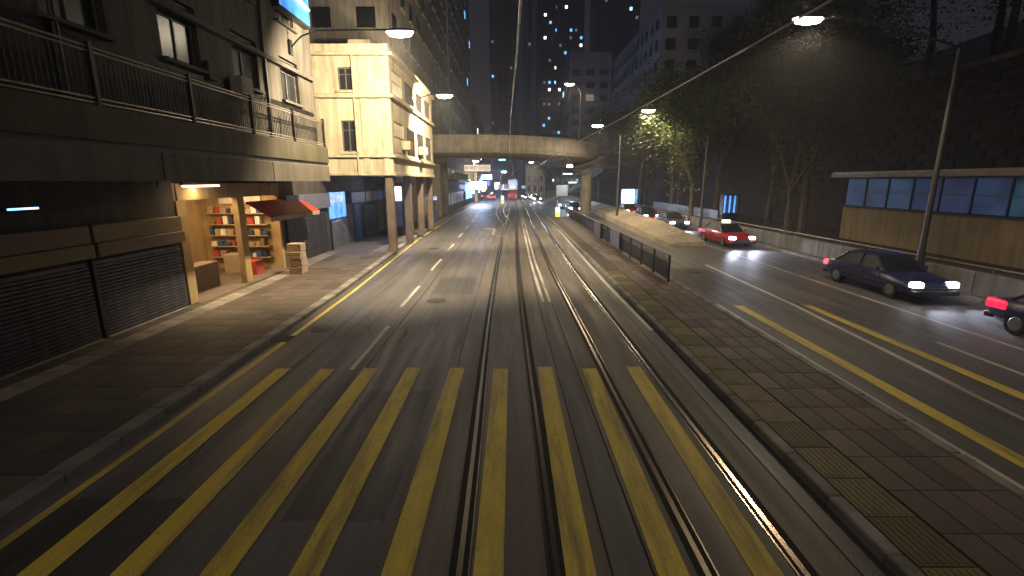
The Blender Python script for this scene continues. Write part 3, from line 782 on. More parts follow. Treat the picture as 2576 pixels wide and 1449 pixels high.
for z in (1.0, 1.5, 2.0, 2.5, 3.0):
    MB().box(-14.28, -13.9, 15.8, 18.7, z, z+.04).build('shelf', M['crate'], W_)
    for i in range(6):
        hh = random.uniform(.15, .36); y = 15.9+.45*i
        tag(MB().cbox(-14.25, -13.95, y, y+random.uniform(.2, .38), z+.045, z+.045+hh, .01).build('shelf_goods', random.choice([M['redsign'], M['crate'], M['fascia1'], M['bluebox'], M['ochre']]), W_))
for z in (.7, 1.2, 1.7, 2.2, 2.7):
    MB().box(-13.9, -11.2, 21.85, 22.19, z, z+.035).build('shelf', M['crate'], W_)
    x = -13.85
    while x < -11.5:
        w_ = random.uniform(.12, .34)
        MB().cbox(x, x+w_, 21.9, 22.15, z+.04, z+.04+random.uniform(.14, .4), .01).build('shelf_goods', random.choice([M['redsign'], M['crate'], M['fascia1'], M['bluebox'], M['ochre'], M['tramwhite'], M['denim']]), W_)
        x += w_ + random.uniform(.02, .1)
MB().box(-12.9, -12.2, 21.1, 21.8, .14, .95).build('display_box', M['crate'], W_)
MB().cbox(-11.9, -11.2, 20.6, 21.3, .14, .75, .02).build('display_box', M['redsign'], W_)
for x in (-13.4, -12.3): MB().cbox(x, x+.8, 22.12, 22.17, 3.15, 3.65, .01).build('wall_board', M['tramwhite'], W_)
cn = MB().cbox(-12.2, -11.6, 15.9, 18.6, .14, 1.1, .02).build('counter', M['fascia2'], W_)
tl = empty('warm_tube_lamp', (-10.3, 15.9, 4.0), 'warm fluorescent tube under the canopy in front of the open shop', 'tube light')
MB().box(-10.35, -10.25, 15.2, 17.2, 4.04, 4.12).build('fitting', M['creamtrim'], tl)
MB().tube((-10.3, 15.25, 4.0), (-10.3, 17.15, 4.0), .025, .025, 8).build('tube', M['lens_warm'], tl)
light('tube_light_glow', 'AREA', (-10.3, 16.3, 3.96), 60, (1, .68, .33), tl, size=1.8, size_y=.1)
light('shop_light', 'AREA', (-12.6, 18.2, 3.95), 210, (1, .66, .3), W_, size=3, size_y=1.2)
light('shop_light', 'AREA', (-11.6, 20.6, 3.95), 120, (1, .66, .3), W_, size=1.5, size_y=1.2)
aw = empty('red_awning', (-10.4, 19.5, 2.4), 'red sloping shop awning with a pale edge beside the warm shop', 'awning')
for i in range(12):
    y0 = 19.4+i*.42
    MB().loft([[(-10.7, y, 3.35), (-9.75, y, 2.75), (-9.75, y, 2.72), (-10.7, y, 3.30)] for y in (y0, y0+.41)]).build('canvas_panel', M['redsign'], aw)
MB().box(-9.76, -9.72, 19.4, 24.4, 2.55, 2.72).build('valance', M['crate'], aw)
for i, (y, z, w) in enumerate(((20.8, 0, .62), (20.85, .34, .6), (20.75, .68, .62), (20.85, 1.02, .55))):
    cr = empty('crate', (-9.6, y, .13+z), ('pale crate at the bottom of the stack outside the red awning', 'second crate from the ground in the stack outside the red awning', 'third crate from the ground in the stack outside the red awning', 'topmost crate of the stack outside the red awning')[i], 'crate', 'stacked crates on the pavement')
    for k in range(4): MB().cbox(-9.9, -9.3, y, y+w, .14+z+.08*k, .14+z+.08*k+.062, .008).build('slat', M['crate'], cr)
# doorway with sign beyond the warm shop
D = empty('dark_shop', (-10.7, 25, .1), 'closed shop with a dark front between the warm shop and the blue lit shop', 'shop')
MB().box(-14.5, -10.8, 22.4, 28.2, .1, 4.4).build('wall', M['darkwall'], D)
shutter(22.9, 27.8, 2.5, M['shutter'], -10.74, D)
MB().cbox(-10.8, -10.5, 22.6, 28, 2.7, 3.5, .02).build('fascia_sign', mat('fascia_bluegrey', (.13, .13, .18), .5), D)
# ------------------------------------------------------------------ building B (cream tenement with verandah)
B = empty('cream_tenement', (-8, 27.4, .1), 'cream verandah tenement over the left pavement, brightly lit by the street lamp', 'building')
XB = -6.6; Y0 = 27.4; Y1 = 41.4; ZB = 4.5; ZT = 10.75
us = [Y0]; y = Y0 + .55; holes = set(); i = 1
while y < Y1 - 2.5:
    us += [y, y+2.5]; y += 3.35
us.append(Y1)
zs = [ZB, 5.75, 7.45, 8.95, 10.15, ZT]
for a_ in range(1, len(us)-1, 2): holes |= {(a_, 1), (a_, 3)}
MB().wall('x', XB-.25, XB, us, zs, holes).build('front_wall', M['cream'], B)
ux = [-10.9, -9.35, -8.55, -6.86]; zz = [ZB, 5.75, 7.4, 8.95, 10.1, ZT]
MB().wall('y', Y0, Y0+.25, ux, zz, {(1, 1), (1, 3)}).build('end_wall', M['cream'], B)
MB().box(-10.9, -7.9, Y0+.9, Y1, ZB+.01, ZT-.3).build('inner_mass', M['creamtrim'], B)
MB().box(-10.9, XB-.26, Y0+.26, Y1-.01, ZB, ZB+.2).build('floor_slab', M['creamtrim'], B)
MB().box(-7.89, XB-.26, Y0+.26, Y1-.01, 8.2, 8.4).build('floor_slab', M['creamtrim'], B)
MB().box(-10.9, XB-.26, Y0+.26, Y1-.01, ZT-.25, ZT-.05).build('roof_slab', M['creamtrim'], B)
MB().box(-10.9, XB-.26, Y1-.25, Y1, ZB+.2, ZT-.25).build('far_wall', M['cream'], B)
for z, d, t in ((8.55, .22, .2), (5.45, .16, .14), (ZT-.1, .28, .18), (ZB-.02, .1, .16)):
    MB().cbox(-10.9, XB+d, Y0-d, Y0-.002, z, z+t, .03).build('cornice', M['creamtrim'], B)
    MB().cbox(XB+.002, XB+d, Y0, Y1, z, z+t, .03).build('cornice', M['creamtrim'], B)
MB().box(-10.9, XB-.02, Y0, Y0+.2, ZT+.1, ZT+.5).build('parapet', M['cream'], B)
MB().box(XB-.22, XB-.02, Y0+.2, Y1, ZT+.1, ZT+.5).build('parapet', M['cream'], B)
for x in (-10.6, -8.05, -6.95):
    MB().cbox(x-.18, x+.18, Y0-.07, Y0-.003, ZB+.15, ZT-.12, .02).build('pilaster', M['creamtrim'], B)
wB, pB = window_mesh(.8, 1.65, M['glass']); wB2, pB2 = window_mesh(.8, 1.15, M['glass'])
for (wm, pm), z in (((wB, pB), 5.75), ((wB2, pB2), 8.95)):
    place_win(wm, pm, B, (-9.35, Y0+.16, z), R(-90))
    MB().cbox(-9.45, -8.45, Y0-.12, Y0-.002, z-.12, z-.01, .01).build('sill', M['creamtrim'], B)
for a_ in range(1, len(us)-1, 2):
    for z0, z1 in ((5.75, 7.45), (8.95, 10.15)):
        g_ = MB(); nn = 18
        for i in range(nn+1):
            y = us[a_] + 2.5*i/nn; g_.box(XB-.06, XB-.035, y-.011, y+.011, z0+.03, z1-.03)
        for z in (z0, (z0+z1)/2, z1-.05): g_.box(XB-.065, XB-.03, us[a_], us[a_]+2.5, z, z+.05)
        g_.build('window_grille', M['brightrail'] if a_ == 1 else M['dark'], B)
        MB().box(-7.88, -7.86, us[a_]+.3, us[a_]+2.1, z0+.1, z1-.1).build('verandah_window', M['glass'], B)
MB().tube((XB-1.9, Y0-.12, ZB), (XB-1.9, Y0-.12, ZT), .05, .05, 8).build('downpipe', M['creamtrim'], B, smooth=40)
for y in (27.7, 32.3, 36.7, 41.1):
    MB().cbox(XB-.55, XB-.1, y-.22, y+.22, .13, ZB, .04).build('column', mat('column_paint%d' % int(y), (.16, .12, .10), .8, (.09, .07, .06), 1.5, stain=.3), B)
for y, w in ((29.6, 2), (34.8, 2)):
    a_ = MB().cbox(XB+.02, XB+.55, y, y+.8, 6.0, 6.5, .03).build('air_conditioner', M['creamtrim'], B)
mb = MB(); mb.path([(XB+.05, Y0+.3, ZB+.1), (XB+.05, 34, ZB-.05), (XB+.05, Y1, ZB+.1)], .02)
mb.build('cable', M['black'], B)
# lamps glow on clutter on roof
MB().box(-9.5, -8.2, 30, 33, ZT+.0, ZT+1.4).build('roof_hut', M['cream'], B)
# shops under B
SB = empty('arcade_shops', (-10.8, 28, .1), 'shops in the arcade under the cream tenement with blue lit fronts', 'shopfronts')
MB().box(-14.5, -10.85, 28.2, 41.4, .1, 4.49).build('wall', M['darkwall'], SB)
MB().box(-10.84, -10.8, 28.6, 31.4, 1.95, 3.5).build('lit_panel', M['sign_blue'], SB)
MB().box(-10.83, -10.79, 28.7, 31.3, 2.9, 3.35).build('lit_strip', M['sign_soft'], SB)
shutter(28.6, 31.4, 1.85, M['shutter_bright'], -10.8, SB)
MB().box(-10.84, -10.8, 33, 34.2, .14, 2.6).build('door', M['bluebox'], SB)
shutter(35, 38, 2.4, M['shutter'], -10.8, SB)
for i, m in enumerate((M['fascia3'], M['fascia2'], M['bluebox'])): MB().cbox(-10.85, -10.5, 31.8+i*3.1, 34.7+i*3.1, 2.75, 3.45, .02).build('fascia_sign', m, SB)
light('shopfront_glow', 'AREA', (-10.3, 30, 2.9), 90, (.3, .5, 1), SB, rot=(0, R(-60), 0), size=2.6, size_y=.5)
# kiosk with bright sign near the second column
K = empty('pavement_kiosk', (-8.6, 37.5, .13), 'small kiosk with a bright white sign and blue shutter under the arcade', 'kiosk')
MB().cbox(-9.7, -8.0, 36.4, 39.2, .13, 2.9, .03).build('body', M['darkwall'], K)
MB().cbox(-9.9, -7.85, 36.1, 39.4, 3.9, 4.0, .02).build('roof', M['black'], K)
for x in (-9.6, -8.1): MB().box(x-.03, x+.03, 36.4, 36.46, 2.9, 3.9).build('roof_post', M['dark'], K)
MB().box(-9.0, -8.3, 36.3, 36.38, 2.75, 3.75).build('lit_sign', M['sign_white'], K)
q = MB().box(-9.5, -8.25, 36.36, 36.39, .8, 2.6).build('blue_shutter', M['shutter_bright'], K)
for i in range(18): MB().box(-9.5, -8.25, 36.33, 36.36, .83+.1*i, .9+.1*i).build('slat', M['shutter_bright'], q)
MB().box(-7.99, -7.9, 37, 38.6, 1.4, 2.6).build('ochre_board', M['ochre'], K)
light('kiosk_glow', 'AREA', (-8.65, 36.2, 3.2), 25, (.45, .6, 1), K, rot=(R(-70), 0, 0), size=1, size_y=1)

# ------------------------------------------------------------------ tall blocks on the left beyond B
def block(name, x0, x1, y0, y1, z0, z1, wallm, label, fl=3.0, bay=3.0, side='x', lit=.03, front_only=False, group=None, ledge=True, seed=1, wh=1.5, ww=1.5, cat='building'):
    rn = random.Random(seed)
    root = empty(name, ((x0+x1)/2, y0, max(0, z0)), label, cat, group)
    MB().box(x0, x1, y0, y1, z0, z1).build('wall', wallm, root)
    dark = MB(); frames = MB(); led = MB(); litw = []
    def face(axis, c, a0, a1, sgn):
        n_ = max(1, int((a1-a0)/bay)); bw = (a1-a0)/n_
        for i in range(n_):
            for k in range(int((z1-z0-1)/fl)):
                a = a0 + bw*(i+.5) - ww/2; z = z0 + 1.0 + k*fl
                if z + wh > z1: continue
                if axis == 'x': bx = (c+sgn*.02, c+sgn*.05, a, a+ww, z, z+wh); sb = (c+sgn*.0, c+sgn*.22, a-.1, a+ww+.1, z-.2, z-.06)
                else: bx = (a, a+ww, c+sgn*.02, c+sgn*.05, z, z+wh); sb = (a-.1, a+ww+.1, c, c+sgn*.22, z-.2, z-.06)
                if rn.random() < lit and len(litw) < 280: litw.append(bx)
                else: dark.box(*bx)
                if ledge: led.box(*sb)
    if side in ('x', 'both'): face('x', x1, y0, y1, 1)
    if side in ('-x', '-both'): face('x', x0, y0, y1, -1)
    if side in ('y', 'both', '-both'): face('y', y0, x0, x1, -1)
    if dark.v: tag(dark.build('dark_windows', M['glass'], root), kind='stuff')
    if led.v: tag(led.build('ledges', wallm, root), kind='stuff')
    for bx in litw:
        m = rn.choices([M['win_white'], M['win_blue'], M['win_cyan'], M['win_dim']], [2.5, 3, 1.5, 4])[0]
        MB().box(*bx).build('window', m, root)
    return root
block('tall_block', -24, -9.8, 41.6, 78, .1, 62, M['blockwall'], 'tall grey block behind the cream tenement, glowing in the lamp haze', side='both', lit=.012, bay=3.4, seed=2)
block('tall_block', -24, -9.6, 78.2, 118, 8.2, 75, M['blockwall'], 'tall grey block at the left edge of the sky gap', side='x', lit=.03, bay=3.2, seed=4)
# low verandah row beyond the flyover
C_ = block('verandah_house', -13, -8.2, 62, 82, .1, 7.6, M['greywall'], 'old low verandah house on the left just beyond the flyover', side='both', lit=.0, bay=2.6, seed=6, fl=3.2)
MB().cbox(-8.2, -7.3, 62, 82, 4.3, 4.45, .02).build('awning_slab', M['darkwall'], C_)
vr = MB(); 
for z in (4.5, 5.3): vr.tube((-7.35, 62, z), (-7.35, 82, z), .025, .025, 6)
for i in range(100): vr.box(-7.36, -7.34, 62+i*.2, 62.02+i*.2, 4.5, 5.3)
vr.build('verandah_rail', M['dark'], C_)
E_ = block('cream_end_block', -13, -6.9, 96, 99, .1, 12.0, M['cream'], 'plain cream end wall lit behind the hanging Chinese sign', side='none', seed=1)
F_ = block('blue_lit_shops', -12, -8.0, 83, 95.5, .1, 4.6, M['darkwall'], 'single storey shops with blue-white glare left of the road ahead', side='none')
for i in range(6):
    MB().box(-7.98, -7.9, 83.3+i*2, 84.9+i*2, .15, 2.5).build('shop_window', [M['sign_blue'], M['sign_cyan']][i % 2], F_)
    MB().cbox(-8.0, -7.5, 83.2+i*2, 85.0+i*2, 2.7, 3.3, .02).build('fascia_sign', [M['sign_white'], M['sign_blue'], M['sign_soft']][i % 3], F_)
aw2 = MB().loft([[(-8, y, 4.6), (-6.9, y, 4.05), (-6.9, y, 3.98), (-8, y, 4.5)] for y in (66, 82.5)]); aw2.build('awning', M['black'], C_)
ls = empty('hanging_light_box', (-6.6, 95, 3.0), 'big blown-out white shop light box on the left of the far road', 'light box')
MB().cbox(-8.0, -4.95, 95.0, 95.3, 2.55, 4.2, .03).build('casing', M['dark'], ls)
MB().box(-7.9, -5.05, 94.96, 94.99, 2.65, 4.1).build('face', M['sign_white'], ls)
MB().box(-7.8, -7.7, 95.0, 95.2, 4.2, 7).build('hanger', M['dark'], ls)
light('street_glow', 'AREA', (-6.6, 94.8, 3.5), 1300, COOL, ls, rot=(R(-92), 0, 0), size=3, size_y=1.5)
light('street_glow', 'AREA', (-7.6, 100, 3.0), 3000, COOL, ls, rot=(0, R(-80), 0), size=8, size_y=1.5)
for x, y, z, w, h, m, lab in ((-7.3, 72, 3.0, .9, .7, 'sign_soft', 'small pale violet projecting sign nearest beyond the flyover on the left'),
        (-7.2, 78, 2.6, .8, 1.1, 'sign_cyan', 'cyan projecting sign below the verandah house awning'),
        (-6.9, 86, 2.1, .5, .5, 'sign_white', 'little round-cornered white light at the kerb left of the far road'),
        (-6.6, 103, 3.4, .6, 1.2, 'sign_cyan', 'upright cyan sign behind the big white light box'),
        (-6.2, 107, 2.0, .6, .6, 'sign_white', 'small white sign low at the kerb before the far taxi'),
        (-5.9, 122, 3.0, .8, 1.4, 'sign_blue', 'upright blue sign beyond the far taxi'),
        (-2.7, 134, 9.6, 1.9, .5, 'win_cyan', 'flat cyan neon strip high beyond the far footbridge'),
        (-2.9, 134, 6.9, 1.7, .35, 'sign_blue', 'lower blue neon strip beyond the far footbridge'),
        (3.2, 136, 2.2, 1.0, .8, 'sign_soft', 'dim blue sign behind the tram on the right')):
    s_ = empty('projecting_sign', (x, y, z), lab, 'sign')
    MB().cbox(x-w/2, x+w/2, y, y+.14, z, z+h, .03).build('casing', M['dark'], s_); MB().cbox(x-w/2+.03, x+w/2-.03, y-.03, y-.004, z+.03, z+h-.03, .01).build('face', M[m], s_)
    MB().box(x-.02, x+.02, y+.03, y+.08, z+h, z+h+.5).build('hanger', M['dark'], s_)
# hanging Chinese association sign
CS = empty('hanging_sign', (-8.2, 85.5, 6), 'row of five cream boards with red Chinese characters on a steel frame over the road', 'sign')
fr = MB()
for z in (5.78, 7.02):
    fr.tube((-10.0, 85.5, z), (-4.0, 85.5, z), .04, .04, 6)
for i in range(4): fr.tube((-10+i*.55, 85.5, 5.78 if i % 2 else 7.02), (-9.45+i*.55, 85.5, 7.02 if i % 2 else 5.78), .03, .03, 6)
fr.tube((-8.3, 85.5, 7.0), (-8.6, 82, 9.5), .02, .02, 6)
fr.build('frame', M['dark'], CS)
for i, ch in enumerate('會鄉同南雲'):
    x = -8.3 + i*.92 + .05
    bo = MB().cbox(x, x+.8, 85.4, 85.52, 5.88, 6.92, .02).build('board', M['sign_cream'], CS)
    cu = bpy.data.curves.new('char', 'FONT'); cu.body = ch; cu.size = .82; cu.extrude = .01; cu.align_x = 'CENTER'
    to = bpy.data.objects.new('tmp', cu); col.objects.link(to)
    me = bpy.data.meshes.new_from_object(to.evaluated_get(bpy.context.evaluated_depsgraph_get())); bpy.data.objects.remove(to)
    me.materials.clear(); me.materials.append(M['redink'])
    o = bpy.data.objects.new('character', me); col.objects.link(o); o.parent = bo
    o.location = Vector((x+.4, 85.38, 6.11)) - org(bo); o.rotation_euler = (R(90), 0, 0)
# far signs
for x0, x1, y, z0, z1, m, lab in ((-6.9, -4.6, 112, 4.55, 5.65, M['sign_white'], 'long white lit sign board hung over the far road left of the tram'),
        (-6.9, -6.3, 108, 1.9, 4.1, M['sign_pink'], 'narrow vertical pink sign under the long white board'),
        (-4.4, -3.2, 125, 2.2, 3.9, M['sign_white'], 'tall white lit shop sign right of the far taxi'),
        (-2.9, -1.0, 125, 2.0, 3.4, M['sign_cyan'], 'cyan lit shop sign just left of the refuge signs')):
    s_ = empty('lit_sign', ((x0+x1)/2, y, z0), lab, 'sign')
    MB().cbox(x0, x1, y, y+.25, z0, z1, .02).build('casing', M['dark'], s_); MB().box(x0+.05, x1-.05, y-.03, y-.003, z0+.05, z1-.05).build('face', m, s_)
    MB().box((x0+x1)/2-.03, (x0+x1)/2+.03, y+.05, y+.11, z1, z1+1.5 if z1 > 4.5 else z1+.6).build('hanger', M['dark'], s_)
fb = empty('far_footbridge', (-3, 132, 7), 'grey concrete footbridge crossing the road far beyond the Chinese sign', 'footbridge')
MB().cbox(-14, -2.6, 131, 134, 5.6, 7.0, .05).build('deck', M['concrete'], fb)
MB().cbox(-3.4, -2.8, 132, 132.6, .1, 5.6, .05).build('column', M['concrete'], fb)
fb2 = block('far_shop_block', -16, -9, 120, 160, .1, 22, M['darkwall'], 'dark building with a few lit windows left of the far road', side='both', lit=.15, seed=12)
block('far_end_block', -7, .0, 185, 195, .1, 24, M['towerb'], 'dark block closing the far end of the street', side='y', lit=.14, seed=14, bay=1.8)
hs = block('gabled_house', 4.2, 10.0, 150, 160, .1, 9.0, M['cream'], 'pale old house with tall windows right of the distant tram', side='y', lit=.0, seed=5, bay=1.5, ww=.8, wh=1.8)
MB().loft([[(4.0, 149.8, 9.0), (10.2, 149.8, 9.0), (7.1, 149.8, 11.2)], [(4.0, 160, 9.0), (10.2, 160, 9.0), (7.1, 160, 11.2)]]).build('roof', M['greywall'], hs)
light('house_glow', 'SPOT', (6.5, 143, 6.5), 500, (1, .85, .65), hs, rot=(R(80), 0, 0), size=.3, spot=100)

# ------------------------------------------------------------------ distant towers
def tower(name, x0, x1, y0, y1, z1, wallm, label, lit, seed, fins=(), fm=None, bay=2.6, fl=3.1, ww=1.0):
    r = block(name, x0, x1, y0, y1, 0, z1, wallm, label, fl=fl, bay=bay, side='y', lit=lit, seed=seed, ww=ww, wh=1.15)
    for a, b, d in fins: MB().box(x0+a, x0+b, y0-d, y0-.01, 0, z1-1).build('vertical_fin', fm or wallm, r)
    return r
tower('residential_tower', -11, -1.4, 250, 262, 93, M['towerc'], 'brown stepped residential tower left of the trolley wire', .05, 21, fins=((3.3, 4.3, 1.5),), bay=3.1)
tower('residential_tower', -1.2, 2.2, 232, 245, 130, M['towerc'], 'slim tower with a red lamp at its edge directly behind the trolley wire', .05, 22, bay=1.7, ww=.9)
tower('residential_tower', 2.4, 13.2, 230, 245, 150, M['towerb'], 'dark tower with broad pale blue vertical fins, right of the trolley wire', .03, 23, fins=((0.1, 2.9, 1.6), (3.7, 4.3, 1.2), (6.3, 8.4, 1.4)), fm=mat('fin_blue', (.24, .28, .46), .8), bay=2.7)
tower('residential_tower', 13.6, 32, 232, 248, 160, M['towerb'], 'wide dark tower with scattered white and blue lit windows', .3, 27, bay=2.3, fins=((5.2, 5.7, .8), (11, 11.5, .8)))
tower('residential_tower', 33, 50, 205, 222, 150, M['towerb'], 'dark blue tower partly hidden behind the grey hillside building', .06, 29, bay=2.4)
block('hillside_building', 25, 40, 88, 152, 8, 33, M['towera'], 'pale grey building with a sloping-away roofline above the dark trees', side='-both', lit=.0, seed=31, bay=3.3, fl=3.4, ww=1.7, wh=1.8)
block('hillside_building', 14.4, 24.8, 128, 150, 8, 35.5, M['towera'], 'grey block with stepped balconies just right of the wide dark tower', side='-both', lit=.02, seed=33, bay=3.0, fl=3.0, ww=2.0)
rl_ = empty('warning_lamp', (-1.1, 231.8, 98), 'tiny red warning lamp on the slim tower at the top of the picture', 'lamp')
MB().cbox(-1.35, -.85, 231.3, 231.8, 97.9, 98.6, .1).build('lens', M['tail'], rl_)

# ------------------------------------------------------------------ flyover
FO = empty('flyover', (-8.8, 59, 0), 'curved concrete flyover crossing over the street with a spiral end on the right', 'flyover')
path = [(-16.0, 56), (-9.5, 56), (-5, 56), (-1.5, 56)]
cx, cy, rr = -1.5, 64.0, 8.0
for i in range(1, 13):
    t = -math.pi/2 + math.pi*.5*i/12; path.append((cx + rr*math.cos(t), cy + rr*math.sin(t)))
path += [(6.8, 67), (7.8, 70.5), (9.6, 74.5), (12.5, 79), (16.5, 83), (22, 87), (30, 91)]
rings_deck = []; rings_par_o = []; rings_par_i = []
def nrm(i):
    a = Vector(path[max(0, i-1)]); b = Vector(path[min(len(path)-1, i+1)]); d = (b-a).normalized(); return Vector((d.y, -d.x)), d
for i, (x, y) in enumerate(path):
    nn, d = nrm(i); z = 0 if i < 4 else max(-.5, -(i-3)*.04)
    P = Vector((x, y)); 
    def pt(o_, zz): q_ = P + nn*o_; return (q_.x, q_.y, zz + z)
    rings_deck.append([pt(3.6, 6.8), pt(4.25, 7.1), pt(4.4, 7.6), pt(-3.3, 7.6), pt(-3.2, 7.1), pt(-2.6, 6.8)])
    rings_par_o.append([pt(4.22, 7.61), pt(4.43, 7.4), pt(4.43, 8.72), pt(4.5, 8.74), pt(4.5, 8.86), pt(4.12, 8.86), pt(4.12, 8.74), pt(4.2, 8.72)])
    rings_par_i.append([pt(-3.28, 7.61), pt(-3.1, 7.61), pt(-3.1, 8.86), pt(-3.28, 8.86)])
MB().loft(rings_deck).build('deck', M['concrete'], FO, smooth=25)
MB().loft(rings_par_o).build('parapet', M['concrete'], FO, smooth=25)
MB().loft(rings_par_i).build('parapet', M['concrete'], FO, smooth=25)
hr = MB(); hp_ = [(p[2], ) for p in []]
pts = [( (r_[4][0]+r_[5][0])/2, (r_[4][1]+r_[5][1])/2, r_[4][2]+.28) for r_ in rings_par_o]
hr.path(pts, .03); hr.build('parapet_rail', M['dark'], FO, smooth=50)
for i in range(len(pts)): MB().tube((pts[i][0], pts[i][1], pts[i][2]-.28), pts[i], .02, .02, 6).build('rail_post', M['dark'], FO)
# columns
cL = MB(); cL.cbox(-9.1, -8.1, 55.2, 56.4, .1, 6.1, .12); cL.build('column', M['concrete'], FO)
cp = MB(); cp.loft([[(-9.15, 55.1, 6.1), (-8.05, 55.1, 6.1), (-8.05, 56.5, 6.1), (-9.15, 56.5, 6.1)], [(-10.2, 53.2, 6.79), (-6.6, 53.2, 6.79), (-6.6, 58.4, 6.79), (-10.2, 58.4, 6.79)]])
cp.build('column_head', M['concrete'], FO)
cR = MB(); cR.tube((9.2, 60.6, .1), (9.2, 60.6, 5.0), .7, .7, 24); cR.build('column', M['concrete'], FO, smooth=30)
dk = MB(); dk.tube((9.2, 60.6, 5.0), (9.0, 60.5, 5.8), .72, 1.3, 40, cap=False); dk.tube((9.0, 60.5, 5.8), (8.8, 60.4, 6.45), 1.3, 2.5, 40); dk.build('column_head', M['concrete'], FO, smooth=50)
for i, (x, y, z) in enumerate(((6.0, 51.2, 5.75),)):
    ul = empty('underdeck_lamp', (x, y, z), 'bright lamp fixed under the front edge of the flyover near its round head', 'lamp')
    MB().tube((x, y, z+.5), (x, 54.2, 6.85), .04, .04, 8).build('bracket', M['dark'], ul)
    MB().cbox(x-.3, x+.3, y-.2, y+.2, z+.05, z+.5, .03).build('housing', M['dark'], ul)
    MB().cbox(x-.26, x+.26, y-.17, y+.17, z-.15, z+.045, .05).build('lens', M['lens'], ul)
    light('lamp_light', 'SPOT', (x, y, z-.25), 900, LAMP, ul, size=.2, spot=165)
for x, y, z, lab in ((9.9, 80, 4.0, 'cool tube light under the ramp, lower of the two'), (8.4, 74, 5.3, 'cool tube light under the spiral, upper of the two')):
    tu = empty('underpass_tube', (x, y, z), lab, 'tube light')
    MB().box(x-.7, x+.7, y-.08, y+.08, z, z+.08).build('fitting', M['dark'], tu); MB().box(x-.65, x+.65, y-.05, y+.05, z-.06, z-.002).build('tube', M['lens_cool'], tu)
    light('tube_glow', 'AREA', (x, y, z-.1), 420, (.5, .8, 1), tu, size=1.2, size_y=.1)
# descending stair ramp beyond the spiral
RP = empty('stair_ramp', (6, 85, 0), 'concrete ramp with metal railings coming down behind the flyover', 'ramp')
MB().loft([[(x, y-.0, z-.5), (x, y+2.2, z-.5), (x, y+2.2, z), (x, y, z)] for x, y, z in ((6.0, 90, .5), (8.5, 88.5, 1.7), (11.0, 86.5, 3.2), (13.5, 84, 5.0), (15.0, 81, 6.3))]).build('ramp_slab', M['concrete'], RP)
q = MB()
for dz in (.35, .7, 1.05): q.path([(x, y, z+dz) for x, y, z in ((6.0, 90, .5), (8.5, 88.5, 1.7), (11.0, 86.5, 3.2), (13.5, 84, 5.0), (15.0, 81, 6.3))], .035, 6)
q.build('handrail', M['brightrail'], RP, smooth=50)
for k in range(10):
    t = k/9*2.99; i = int(t); f = t-i; L_ = ((6.0, 90, .5), (8.5, 88.5, 1.7), (11.0, 86.5, 3.2), (13.5, 84, 5.0)); a_ = L_[i]; b_ = L_[min(3, i+1)]
    p = [a_[j]+(b_[j]-a_[j])*f for j in range(3)]; MB().box(p[0]-.03, p[0]+.03, p[1]-.03, p[1]+.03, p[2], p[2]+1.05).build('post', M['brightrail'], RP)
sb = empty('direction_board', (8.6, 78, 1.0), 'small cream direction board at the far end of the median wall', 'sign')
MB().cbox(6.9, 8.7, 76, 76.12, 1.9, 3.6, .02).build('board', M['crate'], sb)
for x in (7.2, 8.4): MB().box(x-.04, x+.04, 76.13, 76.21, .0, 3.4).build('post', M['pole'], sb)

# ------------------------------------------------------------------ advert light box and post (right pavement)
ab = empty('advert_light_box', (17.6, 74, .13), 'tall blue-white lit advert box on the right pavement past the hoarding', 'advert box')
MB().cbox(16.6, 19.6, 74.0, 74.4, .13, 3.1, .04).build('casing', M['bluebox'], ab)
MB().box(16.75, 18.6, 73.95, 73.99, .9, 2.95).build('face', M['sign_white'], ab)
MB().box(18.65, 19.5, 73.95, 73.99, .9, 2.95).build('side_face', M['sign_blue'], ab)
ap = empty('blue_base_cabinet', (17.9, 40.5, .13), 'ribbed cabinet glowing blue at the foot of the lamp post on the right pavement', 'cabinet')
MB().cbox(17.6, 18.9, 40.3, 41.0, .13, 3.1, .03).build('casing', M['dark'], ap)
for i in range(6): MB().box(17.66+.2*i, 17.78+.2*i, 40.24, 40.29, 1.6, 3.0).build('light_strip', mat('cabinet_strip%d' % i, (.1, .2, .4), .4) if i % 2 else M['sign_blue'], ap)

